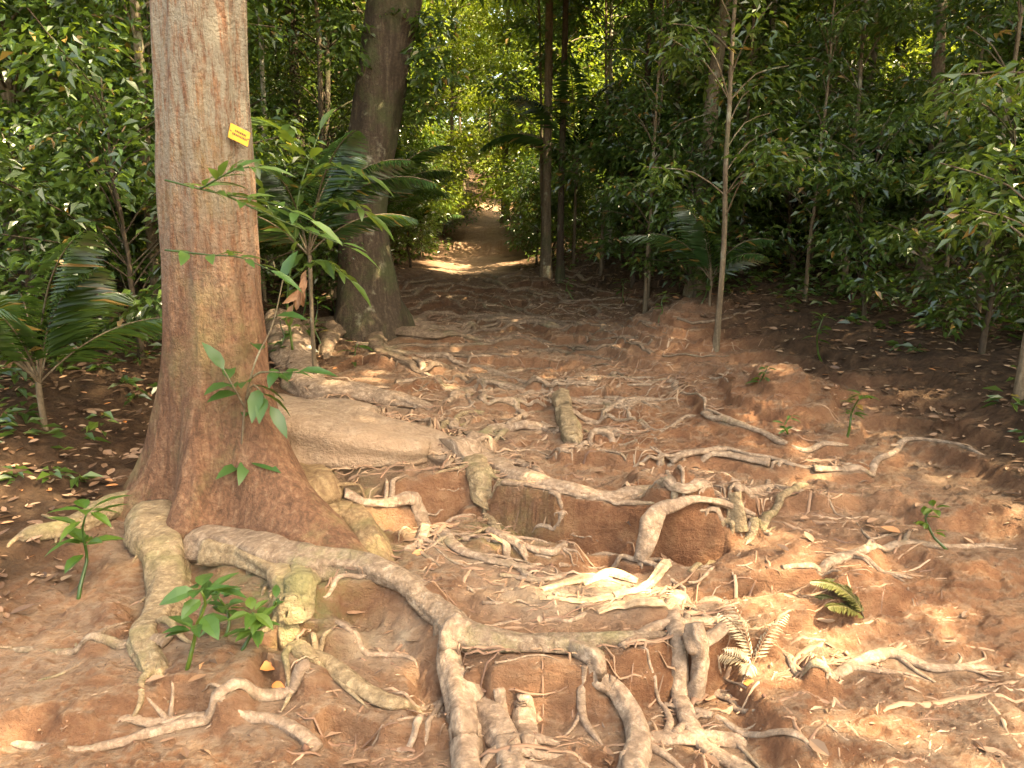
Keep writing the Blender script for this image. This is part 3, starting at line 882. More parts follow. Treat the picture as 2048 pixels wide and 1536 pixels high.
# crown of this tree, far above the picture
rs = np.random.RandomState(4)
cc = np.array([nb[0] - 1.0, nb[1] + 1.5, z0n + 12.5]) + rs.normal(size=(26, 3)) * [1.5, 1.2, .8]
V, F, R, U = crown_leaves(rs, cc, .8, 70, .26, .12, filt=blocks_beam)
link("crown", mesh_np("near_crown", V, F, M_leaf, False, rnd=R), near)

# yellow marker nailed to the trunk
def marker():
    cx_, cy_, r_c = nb[0] + .075, nb[1] + .02, .228
    def on_trunk(u, v):
        m = (u - 1024) / FPX / (math.cos(math.radians(PITCH)) - (v - 768) / FPX * math.sin(math.radians(PITCH)))   # x = m y
        a_ = 1 + m * m; b_ = -2 * (m * cx_ + cy_); c_ = cx_ ** 2 + cy_ ** 2 - r_c ** 2
        y_ = (-b_ - math.sqrt(max(0, b_ * b_ - 4 * a_ * c_))) / (2 * a_)
        return pt(u, v, y_)
    A = on_trunk(461, 246); B = on_trunk(500, 266)
    e = empty("trail_marker", A, "small yellow rectangular marker plate nailed on the thick trunk at left", "sign")
    ax = B - A; w_ = np.linalg.norm(ax); ax /= w_; up = np.array([.02, 0, 1.0]); n = unit(np.cross(ax, up)); up = np.cross(n, ax)
    h = .062; th = .004
    def quadbox(x0, x1, z0, z1, d0, d1):
        P = [A + ax * x + up * z + n * d for d in (d0, d1) for x, z in ((x0, z0), (x1, z0), (x1, z1), (x0, z1))]
        f = np.array([[0, 1, 2, 3], [7, 6, 5, 4], [0, 4, 5, 1], [1, 5, 6, 2], [2, 6, 7, 3], [3, 7, 4, 0]])
        return np.array(P), [f], np.zeros(8), np.zeros((8, 2))
    V, F, R, U = quadbox(0, w_, -h, 0, 0, th)
    link("plate", mesh_np("marker_plate", V, F, M_yellow, False), e)
    ps = []; rs = random.Random(5)
    for r_, (x0, x1) in enumerate(((.25, .8), (.15, .9))):
        x = x0 * w_
        while x < x1 * w_:
            l = rs.uniform(.003, .007)
            ps.append(quadbox(x, x + l, -h * (.42 + .26 * r_), -h * (.28 + .26 * r_), th, th + .0012)); x += l + .0025
    V, F, R, U = merge(ps)
    link("lettering", mesh_np("marker_lettering", V, F, M_black, False), e)
    for x in (.006, w_ - .006):
        c = A + ax * x - up * h * .5 + n * th
        t_ = tube(np.array([c - n * .002, c + n * .002, c + n * .003]), np.array([.003, .003, .0015]), 8, 0, 0)
        link("nail", mesh_np("marker_nail", t_[0], t_[1], M_bark_mid), e)
marker()

# ------------------------------------------------------------------ second big tree
def px_trunk(pts, Y, lean=0.0):
    W = []
    for u, v, wd in pts:
        p = pt(u, v, Y); W.append([*p, wd * .5 * Y / FPX])
    return np.array(W)

sb = px(738, 655)
second = empty("mossy_tree", (sb[0], sb[1], 0), "dark straight mossy trunk with roots spreading over the trail, behind the buttressed tree", "tree")
Y2 = float(sb[1])
W = px_trunk([(742, 690, 190), (742, 650, 165), (738, 600, 130), (735, 540, 104), (730, 480, 92), (728, 400, 90), (742, 300, 92), (757, 200, 94), (775, 90, 96), (790, 0, 96), (812, -200, 96), (825, -600, 84), (830, -1100, 66)], Y2)
S = spline(W, .08)
t_ = tube(S[:, :3], S[:, 3], 36, 21, .07, 1, .09, cap=False)
link("trunk", mesh_np("second_trunk", t_[0], t_[1], M_bark_dark, True, rnd=t_[2], uv=t_[3]), second)
sec_roots = [
    [(765,610,60),(800,640,46),(835,655,30),(880,645,18)],
    [(770,640,50),(800,666,36),(860,672,24),(930,676,16),(1010,680,12)],
    [(790,650,34),(825,652,28),(850,636,24),(900,628,16),(970,632,12),(1060,640,10)],
    [(700,640,60),(660,680,40),(650,720,26)],
    [(790,650,26),(900,655,14),(1000,644,12),(1090,648,14),(1170,662,10)],
    [(745,665,50),(760,700,30),(800,720,22),(860,730,18),(930,732,16)],
    [(700,650,40),(640,650,30),(590,660,20)],
]
for i, l in enumerate(sec_roots):
    link("surface_root", root_mesh("second_root", [l], M_root_shade, 40 + i, lift=.3), second)

# ------------------------------------------------------------------ other roots that cross the trail, each its own thing
ROOTS = [
    ("forked pale root running right from the worn slab along the crest of the upper step", M_root, [[(900,905,90),(950,915,72),(1005,937,56),(1080,962,46),(1150,977,40),(1220,992,36),(1300,985,32),(1370,978,28),(1460,1002,26),(1500,1030,14)]], dict(lift=-.05)),
    ("yellowish root curving up from the fork to a level run on the trail", M_root, [[(905,905,24),(935,888,28),(975,862,28),(1040,852,26),(1130,862,24),(1230,860,22),(1350,858,14)]], dict(lift=-.05)),
    ("stout fibrous root dropping straight down the dirt face below the fork", M_root_moss, [[(950,905,62),(962,955,50),(975,1000,36),(985,1045,24),(1010,1080,14)]], dict(lift=-.05)),
    ("long root slanting down to the right below the dark earth face", M_root, [[(690,1008,26),(770,1028,32),(845,1042,30),(900,1080,26),(960,1112,22),(1050,1132,18),(1120,1130,12)], [(850,1045,26),(833,1080,22),(790,1102,14)]], dict(lift=-.05)),
    ("small hooked root on the ochre dirt face in the middle", M_root, [[(1100,990,12),(1126,1020,18),(1112,1052,16),(1062,1062,8)]], dict(lift=.1)),
    ("root slanting right from the foot of the middle dirt face", M_root, [[(975,1062,24),(1040,1092,22),(1100,1115,18),(1150,1135,12)]], dict(lift=.08)),
    ("diagonal greenish root rising to the right edge of the trail", M_root_moss, [[(1380,1150,12),(1430,1110,16),(1500,1055,18),(1560,1005,18),(1620,965,14)]], dict(lift=.9)),
    ("level root along the lip of the small step at the right edge", M_root, [[(1465,972,24),(1540,974,20),(1610,988,18),(1680,1000,12)]], dict(lift=.1)),
    ("hair thin pale root lying across bare earth at right", M_root, [[(1200,905,8),(1290,920,9),(1350,914,8),(1410,898,5)]], dict(lift=.9)),
    ("root trailing right from the foot of the knobbly stub", M_root, [[(1398,1375,26),(1450,1390,20),(1490,1420,14),(1540,1440,8)]], dict(lift=.1)),
    ("short thick root hanging in the hollow at bottom centre", M_root, [[(1040,1400,26),(1052,1440,44),(1058,1500,36)]], dict(lift=.1)),
    ("thin root running down beside the bottom centre hollow", M_root, [[(992,1378,18),(1000,1420,26),(1022,1470,30)]], dict(lift=.1)),
    ("curved thin root down the right wall of the bottom hollow", M_root, [[(1170,1340,12),(1164,1410,14),(1178,1460,14),(1215,1492,8)]], dict(lift=.25)),
    ("pale thin root pair slanting down to the bottom edge left of centre", M_root, [[(888,1400,12),(840,1448,14),(775,1510,12)], [(890,1412,8),(850,1462,9),(800,1520,8)]], dict(lift=1.0)),
    ("short mossy stump of root sticking up in the middle of the trail", M_root_moss, [[(1118,800,32),(1126,835,34),(1142,870,38),(1165,892,22)]], dict(lift=.7, flat=1)),
    ("pale root running right from the mossy stub", M_root, [[(1130,802,20),(1200,804,18),(1260,812,14)]], dict(lift=.1)),
    ("long root slanting right across the dark upper trail", M_root, [[(715,688,20),(760,694,20),(830,712,18),(930,732,16),(1000,750,14),(1090,762,13),(1200,767,10)]], dict(lift=.1)),
    ("thin root dropping from the long slanting root", M_root, [[(820,715,12),(848,745,14),(880,768,12),(930,775,8)]], dict(lift=.2)),
    ("straight level root below the long slanting root", M_root, [[(790,766,12),(900,766,12),(1010,772,13),(1120,770,13),(1220,772,8)]], dict(lift=.1)),
    ("arched root left of the centre of the trail", M_root, [[(890,806,16),(925,786,20),(965,772,18),(990,790,12)]], dict(lift=.2)),
    ("short root rising right in the root tangle", M_root, [[(1035,806,14),(1062,784,14),(1100,770,10)]], dict(lift=.1)),
    ("stubby root pointing down right in the root tangle", M_root, [[(1005,800,18),(1032,822,20),(1056,840,14)]], dict(lift=.25)),
    ("level pale root on the smooth brown earth", M_root_shade, [[(1055,702,18),(1110,700,16),(1170,702,10)]], dict(lift=.1)),
    ("arched greenish root across the shaded trail", M_root_shade, [[(925,640,8),(980,644,14),(1040,637,14),(1100,642,12),(1165,662,12)]], dict(lift=.1)),
    ("thin branching root on the shaded trail like a bird's foot", M_root_shade, [[(790,618,10),(840,608,12),(900,596,10),(950,598,8),(985,628,6)], [(900,597,8),(930,620,6)]], dict(lift=.2)),
    ("small crooked root right of the worn slab", M_root_moss, [[(880,862,10),(910,838,14),(940,826,12),(1010,830,8)]], dict(lift=.2)),
    ("fan of thin roots on the trodden wood below the steps", M_root, [[(1000,1150,10),(1100,1160,14),(1220,1150,14),(1340,1135,12),(1440,1140,8)], [(1170,1215,14),(1230,1195,18),(1290,1180,18),(1350,1190,10)]], dict(lift=.1)),
    ("ridge of root running right above the knobbly stub", M_root, [[(1240,1290,16),(1300,1262,22),(1360,1246,26),(1440,1240,18),(1500,1262,10)]], dict(lift=.08)),
    ("thin root winding over the ledge inside the left loop", M_root, [[(650,1235,10),(720,1300,12),(790,1310,12),(850,1340,8)]], dict(lift=.1)),
    ("pale root along the lower right corner", M_root, [[(1330,1405,10),(1420,1430,14),(1520,1470,16),(1640,1500,14)]], dict(lift=.1)),
    ("long pale root curving over the bare ground at bottom left", M_root, [[(640,1500,30),(540,1440,28),(430,1420,24),(300,1450,20),(180,1440,12)]], dict(lift=-.05)),
    ("root leaving the bare ground toward the left edge", M_root_tan, [[(330,1290,26),(230,1270,22),(120,1300,18),(0,1290,12)]], dict(lift=-.05)),
    ("long root crossing the bare ground toward the lower right edge", M_root, [[(1560,1300,12),(1640,1325,22),(1760,1310,24),(1880,1340,20),(2040,1330,14)]], dict(lift=-.05)),
    ("forked root on the bare ground at the right edge above the lower right root", M_root, [[(1560,1130,10),(1660,1120,20),(1780,1090,22),(1900,1095,16),(2030,1060,10)], [(1700,1110,16),(1780,1150,12),(1860,1170,7)]], dict(lift=-.05)),
]
for i, (lab, m, ls, kw) in enumerate(ROOTS):
    o = link("exposed_root", root_mesh("exposed_root", ls, m, 100 + i * 3, **kw))
    o["label"] = lab; o["category"] = "root"; o["group"] = "roots across the trail"
def standing_root(label, mat, chains, seed, flat=.9):
    """roots that stand clear of the ground: (u, v, width, extra depth) from a foot on the ground"""
    ps = []
    for q, ch in enumerate(chains):
        Y0 = px(ch[0][0], ch[0][1])[1]
        W = np.array([[*pt(u, v, Y0 + dy), wd * .5 * Y0 / FPX] for u, v, wd, dy in ch])
        S = spline(W, .006); P = S[:, :3]; P[:, 2] -= 0
        R = S[:, 3] * (1 + .25 * (noise2(np.arange(len(P)) * .09, np.zeros(len(P)) + seed, 4) * 2 - 1))
        ROOT_PATHS.append((P[:4], R[:4])); ps.append(root_tube(P, R, 18, seed + q, flat, .2, .16))
    V, F, R, U = merge(ps)
    o = link("exposed_root", mesh_np("exposed_root", V, F, mat, True, rnd=R, uv=U)); o["label"] = label; o["category"] = "root"; o["group"] = "roots across the trail"
standing_root("pale arched root bending over a dark hollow at the right side", M_root, [[(1280,1120,44,.0),(1296,1075,34,.02),(1303,1044,38,.05),(1318,1020,30,.09),(1352,1008,32,.12),(1392,1000,22,.15),(1436,1004,20,.17),(1475,1016,14,.18),(1510,1030,9,.16)]], 201)
standing_root("knobbly grey root stub standing at the lower right", M_root, [[(1390,1392,60,0),(1397,1350,40,0),(1402,1310,36,.01),(1397,1275,52,.02),(1392,1245,34,.04)], [(1400,1290,40,.01),(1428,1272,28,.03),(1455,1245,18,.08)]], 205)
standing_root("short mossy upright root holding up the right hand lip", M_root_moss, [[(1480,1062,30,0),(1476,1025,26,.02),(1470,985,30,.06)]], 209)
rr = random.Random(12)
def wild_root(u0, v0, L, wd, slope, seed):
    pts = []; n = 5
    for k in range(n):
        f = k / (n - 1)
        pts.append((u0 + L * f, v0 + slope * L * f + rr.uniform(-1, 1) * L * (.05 if v0 < 760 else .09), wd * (1 - .55 * f) * rr.uniform(.8, 1.2)))
    if rr.random() < .5: pts = [(2 * u0 + L - p[0], p[1], p[2]) for p in pts]
    return pts
k = 0
for band, (n, v0, v1, u0, u1, wa, wb, la, lb, lab) in enumerate([
    (16, 548, 650, 780, 1120, 5, 9, 60, 260, "thin shaded root among many crossing the dark far end of the trail"),
    (18, 640, 770, 720, 1150, 6, 12, 70, 240, "thin brown root among many crossing the middle of the trail"),
    (18, 770, 890, 840, 1300, 6, 13, 60, 220, "thin tan root among many in the tangle at the centre"),
    (16, 880, 1110, 1000, 1480, 5, 12, 60, 170, "thin pale root among many on the eroded right slope"),
    (18, 1110, 1240, 780, 1500, 5, 13, 60, 200, "thin pale root among many on the trodden lower tread"),
    (12, 1330, 1500, 600, 1700, 5, 11, 60, 160, "thin root among many in the earth at the bottom of the trail")]):
    for q in range(n):
        l = wild_root(rr.uniform(u0, u1), rr.uniform(v0, v1), rr.uniform(la, lb), rr.uniform(wa, wb) * rr.choice([.7, 1, 1, 1.4]), rr.uniform(-.22, .26) if band < 2 else rr.choice([rr.uniform(-.25, .3), rr.uniform(-.6, .8)]), k)
        o = link("exposed_root", root_mesh("thin_root", [l], M_root_shade if band < 2 else M_root, 300 + k, lift=.12, flat=.8)); k += 1
        o["label"] = lab; o["category"] = "root"; o["group"] = ["thin roots at the dark far end", "thin roots across the middle", "thin roots of the centre tangle", "thin roots on the right slope", "thin roots on the lower tread", "thin roots at the bottom"][band]

def contour_roots():
    """roots that run along the lips of the ledges and hold the earth back"""
    rs = np.random.RandomState(41); n = 190
    def q(p): return terr_q(p[:, 0], p[:, 1], presmooth(p[:, 0], p[:, 1]))
    def grad(p):
        e = .015
        return np.stack([(q(p + [e, 0]) - q(p - [e, 0])) / (2 * e), (q(p + [0, e]) - q(p - [0, e])) / (2 * e)], 1)
    y = 1.95 + rs.rand(n) ** .95 * 8.4
    xc = np.interp(y, [0, 3, 7, 10.5], [.25, .3, 0, -.6]); p = np.stack([xc + rs.uniform(-1, 1, n) * np.interp(y, [2, 5, 10], [1.5, 1.45, 1.1]), y], 1)
    lev = np.floor(q(p)) + .93
    for _ in range(12):
        g = grad(p); p = p + np.clip((lev - q(p))[:, None] * g / ((g ** 2).sum(1)[:, None] + .5), -.06, .06)
    m = 46; st = rs.uniform(.35, 1.7, n) / m; dirn = rs.choice([-1, 1], n)
    path = [p.copy()]; last = None
    for k in range(m):
        g = grad(p); t = np.stack([-g[:, 1], g[:, 0]], 1); t /= np.linalg.norm(t, axis=1)[:, None] + 1e-6
        t *= dirn[:, None]
        if last is not None:
            t = unit(t * .35 + last * .65 * 1.6)
        last = t
        p = p + t * st[:, None]
        g = grad(p); p = p + np.clip((lev - q(p))[:, None] * g / ((g ** 2).sum(1)[:, None] + .5), -.004, .004)
        path.append(p.copy())
    path = np.array(path)
    for i in range(n):
        pp = path[:, i]
        tt_ = np.unwrap(np.arctan2(np.diff(pp[:, 1]), np.diff(pp[:, 0])))
        if tt_.max() - tt_.min() > 2.5: continue
        r0 = rs.choice([.010, .014, .019, .026, .033]) * rs.uniform(.85, 1.15)
        W = np.column_stack([pp[::5], np.zeros(len(pp[::5])), np.linspace(1, .45, len(pp[::5])) * r0])
        S = spline(W, max(.006, r0 * .5))
        P, R = lay_root(S[:, :3], S[:, 3], 700 + i, -.05, .62, .12, .12, None, True, .7)
        ROOT_PATHS.append((P, R))
        parts = [root_tube(P, R, 12, 700 + i, .62, .13, .14)]
        V, F, Rn, U = merge(parts)
        far = pp[0, 1] > 5.6
        o = link("exposed_root", mesh_np("ledge_root", V, F, M_root_shade if far else M_root, True, rnd=Rn, uv=U))
        o["label"] = "root among many running along the low earth ledges of the %s trail" % ("upper shaded" if far else "nearer")
        o["category"] = "root"; o["group"] = "roots along the ledges of the %s trail" % ("upper" if far else "lower")
contour_roots()

# ------------------------------------------------------------------ broken pieces of pale wood in the sun
def stick(pts, lab, name="broken_branch", mat=M_wood, seed=0, lift=.9):
    p = root_parts(pts, seed, lift=lift, flat=.7, rough=.2, flute=.3, sm=60, sink_end=False, side_roots=0, wander=.3)
    o = link(name, mesh_np(name, p[0], p[1], mat, False, rnd=p[2], uv=p[3])); o["label"] = lab; o["category"] = "branch"
stick([(1085,1185,10),(1130,1172,18),(1190,1165,20),(1240,1172,8)], "splintered pale wood piece lying in the sun at the left of two", seed=1)
stick([(1165,1172,12),(1215,1160,22),(1275,1166,12)], "bright splintered wood piece in the brightest sun patch", seed=2)
stick([(1225,1200,14),(1290,1180,18),(1332,1142,24)], "short pale broken branch tilted up to the right in the sun", seed=3, lift=1.3)
stick([(1080,1200,8),(1160,1206,14),(1250,1196,12),(1300,1184,8)], "long flat splinter below the sunlit wood pieces", seed=4)
stick([(1195,1235,12),(1240,1222,20),(1310,1212,20),(1345,1216,10)], "weathered branch piece lying under the tilted one", seed=5)

# ------------------------------------------------------------------ leaf litter and crumbs (stuff)
def litter():
    rs = np.random.RandomState(8)
    n = 26000
    y = 1.3 + rs.rand(n) ** 1.5 * 13; x = rs.uniform(-1, 1, n) * (1.2 + y * .78)
    xc = np.interp(y, [0, 3, 7, 10.5, 16], [0.15, 0.25, 0.1, -0.68, -0.75]); hw = np.interp(y, [0, 3, 5, 7, 10.5, 16], [2.1, 2.0, 1.75, 1.4, 0.9, 0.8])
    d = np.abs(x - xc) - hw + .35 * fbm(x * 1.7, y * 1.7, 81, 3)
    pr = .02 + .98 * ss(-.1, .4, d)
    kp = rs.rand(n) < pr; x = x[kp]; y = y[kp]; n = len(x)
    z = H(x, y, True) + .004 + rs.rand(n) * .010
    a = rs.uniform(0, 2 * PI, n)
    D = np.stack([np.cos(a), np.sin(a), rs.normal(size=n) * .12], 1)
    N = np.array([[0, 0, 1.0]]) + rs.normal(size=(n, 3)) * .28
    L = rs.uniform(.025, .085, n)
    V, F, R, U = leaves(np.stack([x, y, z], 1), D, N, L, L * rs.uniform(.3, .55, n), 3, 1, .18, -.10)
    o = link("leaf_litter", mesh_np("leaf_litter", V, F, M_litter, False, rnd=R), kind="stuff")
    # crumbs of bark and twig on the trail
    n = 7000
    y = 1.5 + rs.rand(n) ** 1.3 * 7; x = rs.uniform(-1.0, 1.15, n) * (1.1 + y * .15)
    a = rs.normal(size=n) * .8; l = rs.uniform(.006, .022, n) * (1 + 2 * (rs.rand(n) < .12))
    z = H(x, y, True) + .003
    D = np.stack([np.cos(a), np.sin(a), rs.normal(size=n) * .15], 1)
    V, F, R, U = leaves(np.stack([x, y, z], 1), D, np.array([[0, 0, 1.0]]) + rs.normal(size=(n, 3)) * .3, l, l * rs.uniform(.12, .35, n), 5, 0, .4, 0)
    link("debris_crumbs", mesh_np("debris_crumbs", V, F, M_litter, False, rnd=R * .97), kind="stuff")
ground()
litter()
def fibres():
    """fine root strands trodden into the soil: low ridged ribbons that run mostly across the trail"""
    rs = np.random.RandomState(33); n = 4200; m = 12
    y = 1.5 + rs.rand(n) ** 1.25 * 8.5
    x = rs.uniform(-1, 1, n) * (1.35 + .07 * y) + .15
    keep = (fbm(x * 1.5, y * 2.1, 87, 3) > -.30) & ~((x < -.75) & (y < 3.2)) & (rs.rand(n) < .55 + .45 * ss(2.4, 3.6, y)) & (rs.rand(n) < 1 - .8 * ss(1.1, 1.9, np.abs(x - .15))); x = x[keep]; y = y[keep]; n = len(x)
    L = rs.uniform(.05, .34, n) * (1 + .8 * (rs.rand(n) < .15)); w_ = rs.uniform(.0012, .0042, n) * (1 + .9 * (rs.rand(n) < .12))
    off = rs.normal(size=n) * .25 + rs.choice([0, 0, 0, 1.2], n)
    X = np.zeros((n, m)); Y_ = np.zeros((n, m)); X[:, 0] = x; Y_[:, 0] = y
    for k in range(1, m):
        a = .9 * fbm(X[:, k - 1] * 1.1, Y_[:, k - 1] * 1.3, 91, 2) + off + .5 * fbm(X[:, k - 1] * 9, Y_[:, k - 1] * 9 + off * 5, 92, 2)
        X[:, k] = X[:, k - 1] + np.cos(a) * L / m; Y_[:, k] = Y_[:, k - 1] + np.sin(a) * L / m
    Z = H(X.ravel(), Y_.ravel(), True).reshape(n, m)
    tx = np.gradient(X, axis=1); ty = np.gradient(Y_, axis=1); tl = np.hypot(tx, ty); nx_, ny_ = -ty / tl, tx / tl
    ww = w_[:, None] * (.35 + np.sin(np.linspace(.15, PI - .1, m))[None])
    V = np.stack([np.stack([X + nx_ * ww * s_, Y_ + ny_ * ww * s_, Z + h_ * ww - .0015], -1) for s_, h_ in ((1.3, -.5), (.7, .45), (-.7, .45), (-1.3, -.5))], 2)
    V = V.reshape(-1, 3)
    b = (np.arange(n) * m * 4)[:, None, None] + (np.arange(m - 1) * 4)[None, :, None] + np.arange(3)[None, None]
    F = np.stack([b, b + 4, b + 5, b + 1], -1).reshape(-1, 4)
    link("root_fibres", mesh_np("root_fibres", V, F, M_fibre, True, rnd=np.repeat(rs.rand(n), m * 4)), kind="stuff")
fibres()
def clods():
    """crumbs and small clods of earth"""
    rs = np.random.RandomState(55); n = 2600
    y = 1.5 + rs.rand(n) ** 1.6 * 6; x = rs.uniform(-1, 1, n) * (1.2 + .45 * y)
    gx_ = (H(x + .03, y, True) - H(x - .03, y, True)) / .06; gy_ = (H(x, y + .03, True) - H(x, y - .03, True)) / .06
    k = (rs.rand(n) < .25 + ss(.2, .7, np.hypot(gx_, gy_))); x = x[k]; y = y[k]; n = len(x)
    r = rs.uniform(.002, .006, n) * (1 + 1.8 * (rs.rand(n) < .08)); z = H(x, y, True) + r * .3
    D = unit(np.array([[1,0,0],[-1,0,0],[0,1,0],[0,-1,0],[0,0,1],[0,0,-1],[.7,.7,.2],[-.7,.6,-.1],[.5,-.7,.3],[-.6,-.6,.2]], float))[:6]
    V = np.stack([x, y, z], 1)[:, None] + D[None] * r[:, None, None] * rs.uniform(.6, 1.3, (n, 6, 1))
    T = np.array([[0,2,4],[2,1,4],[1,3,4],[3,0,4],[2,0,5],[1,2,5],[3,1,5],[0,3,5]])
    F = (np.arange(n)[:, None, None] * 6 + T[None]).reshape(-1, 3)
    link("earth_crumbs", mesh_np("earth_crumbs", V.reshape(-1, 3), F, M_clod, True, rnd=np.repeat(rs.rand(n), 6)), kind="stuff")
clods()
# ------------------------------------------------------------------ trees that carry the roof of leaves; unseen crowns placed and gapped for the light
def roof_crown(name, parent, cen, rx, ry, rz, n, L, Wd, seed, mat, bark, base_pt):
    rs = np.random.RandomState(seed)
    k = max(8, n // 55)
    c = np.array(cen) + unit(rs.normal(size=(k, 3))) * (rs.rand(k, 1) ** .4) * [rx, ry, rz]
    V, F, R, U = crown_leaves(rs, c, .16 * (rx + ry) * rs.uniform(.7, 1.3, k), 55, L, Wd, flat=.5, filt=lambda p: blocks_beam(p, .13) | roof_gap(p))  # leaves left out wherever a sun patch is wanted below
    link("crown", mesh_np(name + "_crown", V, F, mat, False, rnd=R), parent)
    ps = []
    for i in range(0, k, 6):
        m = (np.array(base_pt) + c[i]) / 2 + [0, 0, .2]
        br = spline([base_pt, m, c[i]], .3)
        ps.append(tube(br, np.linspace(.045, .01, len(br)), 6, i, .1))
    V, F, R, U = merge(ps)
    link("limb", mesh_np(name + "_limbs", V, F, bark, True, rnd=R, uv=U), parent)

def tall_tree(name, x, y, r, h, lean, bark, cen, rad, n, label, seed, L=.24, mat=None):
    z = float(H(x, y))
    e = empty(name, (x, y, 0), label, "tree")
    P = np.array([[x, y, z - .3], [x + lean[0] * .1, y + lean[1] * .1, z + h * .25], [x + lean[0] * .45, y + lean[1] * .45, z + h * .6], [x + lean[0], y + lean[1], z + h]])
    S = spline(P, .15)
    hh = S[:, 2] - z
    R = r * (1 - .45 * np.clip(hh / h, 0, 1)) + r * .6 * np.exp(-np.clip(hh, 0, 99) / .25)
    t_ = tube(S, R, 20, seed, .08, 1, .05)
    link("trunk", mesh_np(name + "_trunk", t_[0], t_[1], bark, True, rnd=t_[2], uv=t_[3]), e)
    roof_crown(name, e, cen, rad[0], rad[1], rad[2], n, L, L * .45, seed, mat or M_leaf, bark, P[-1])
    return e

roof_crown("second", second, (-1.6, 8.2, 6.6), 2.4, 2.2, 1.2, 2800, .24, .11, 31, M_leaf, M_bark_dark, S[-30, :3])
# unseen trees added out of the picture to the right to block the sun
tall_tree("added_shade_tree", 7.2, 0.6, .28, 11.5, (-.6, .2), M_bark_dark, (6.1, 0.9, 10.6), (4.3, 3.6, 1.3), 9000, "unseen tall dark tree added on the right bank to shade the near trail", 51, .27)
tall_tree("added_shade_tree", 9.9, 3.9, .24, 12.5, (-.6, .2), M_bark_dark, (9.0, 4.4, 10.8), (3.6, 3.0, 1.3), 3600, "unseen tall dark tree added far out on the right bank for shade", 52, .27)
tall_tree("slim_tree", 3.9, 6.9, .06, 5.5, (-.6, -.2), M_bark_mid, (1.9, 6.4, 5.1), (2.3, 1.7, .8), 4200, "slim brown trunk leaning in at the right, added to shade the trail", 65, .2)  # slim trees leaning in: unseen crowns added overhead to darken the middle trail
tall_tree("slim_tree", -3.1, 6.6, .07, 5.8, (.6, -.2), M_bark_dark, (-1.6, 6.3, 5.4), (2.0, 1.5, .8), 3600, "slim dark trunk between the two big trees, added to shade the trail", 66, .2)
tall_tree("slim_tree", -5.0, 7.4, .07, 6.2, (-.2, -.2), M_bark_mid, (-5.4, 7.6, 5.6), (2.2, 1.8, .8), 3000, "slim brown trunk deep left behind the buttressed tree", 67, .2)
tall_tree("slim_tree", 3.3, 9.6, .05, 5.8, (-.6, -.2), M_bark_dark, (1.0, 8.8, 5.2), (2.4, 1.9, .7), 4600, "thin dark trunk behind the leaning trunk, added to shade the trail", 69, .2)
tall_tree("slim_tree", -3.2, 10.8, .06, 6.0, (.6, -.2), M_bark_dark, (-1.6, 9.9, 5.5), (2.2, 1.8, .7), 4200, "thin dark trunk well behind the mossy tree on its left side, added for shade", 70, .2)
# twin stems in the middle distance
tp = px(1092, 556)
tall_tree("straight_tree", tp[0], tp[1], .062, 8.5, (.05, .1), M_bark_mid, (.9, tp[1] + .3, 7.4), (2.6, 2.2, 1.1), 2200, "dark straight trunk, left one of the twin stems near the picture centre", 53)
tp = px(1112, 562)
tall_tree("straight_tree", tp[0] + .05, tp[1], .043, 8.0, (.12, .1), M_bark_dark, (2.4, tp[1] + 1.0, 6.9), (2.2, 2.2, 1.0), 1500, "thinner dark trunk, right one of the twin stems", 54)
tp = px(1388, 592)
tall_tree("leaning_tree", tp[0], tp[1], .075, 6.5, (.65, .2), M_bark_mid, (3.2, 7.8, 6.2), (2.4, 2.2, 1.0), 2200, "slim brown trunk on the right bank leaning slightly right", 55)
tp = px(1290, 575)
tall_tree("slim_tree", tp[0], tp[1] + .4, .04, 6.5, (.1, .2), M_bark_dark, (2.5, 10.5, 6.6), (2.4, 2.2, 1.0), 1700, "thin straight stem between the twin stems and the leaning trunk", 56)
tall_tree("slim_tree", -2.6, 9.3, .07, 7.5, (-.2, .2), M_bark_dark, (-3.6, 9.5, 6.6), (2.8, 2.4, 1.2), 1000, "slim dark trunk behind the second big tree", 57)
tall_tree("slim_tree", 5.6, 8.6, .10, 7.0, (-.1, .2), M_bark_dark, (5.6, 8.8, 6.4), (2.9, 2.6, 1.1), 700, "dark trunk on the far right bank under dense leaves", 58)
tall_tree("slim_tree", 6.8, 13.5, .12, 8.5, (-.1, .2), M_bark_dark, (6.2, 13.0, 7.6), (3.4, 2.8, 1.3), 700, "dark trunk deep in the wood at right", 59)
tall_tree("slim_tree", -6.4, 10.8, .13, 8.0, (.1, .2), M_bark_mid, (-6.2, 10.6, 7.0), (3.0, 2.8, 1.2), 900, "brown trunk deep in the wood at far left", 60)
tall_tree("slim_tree", -4.8, 5.6, .09, 7.5, (-.1, .2), M_bark_mid, (-5.2, 6.6, 6.8), (2.6, 2.2, 1.0), 1500, "mid brown trunk to the left of the buttressed tree", 61)
tall_tree("pale_tree", *(pt(1135, 420, 17)[:2]), .13, 10, (.15, .2), M_bark_pale, (2.0, 19, 10), (2.5, 2.5, 1.2), 400, "pale sunlit trunk standing behind the twin stems", 62)
tall_tree("pale_tree", *(pt(1078, 420, 20)[:2]), .09, 10, (-.15, .2), M_bark_pale, (.8, 22, 10.5), (2.5, 2.5, 1.2), 400, "second pale trunk, left of the twin stems and farther away", 63)
tp = px(1010, 440)
tall_tree("slim_tree", tp[0], tp[1] - .5, .10, 6.0, (.1, .2), M_bark_mid, (tp[0], tp[1], 9), (1.8, 1.8, 1.0), 1300, "short looking brown trunk at the top of the far trail", 64)

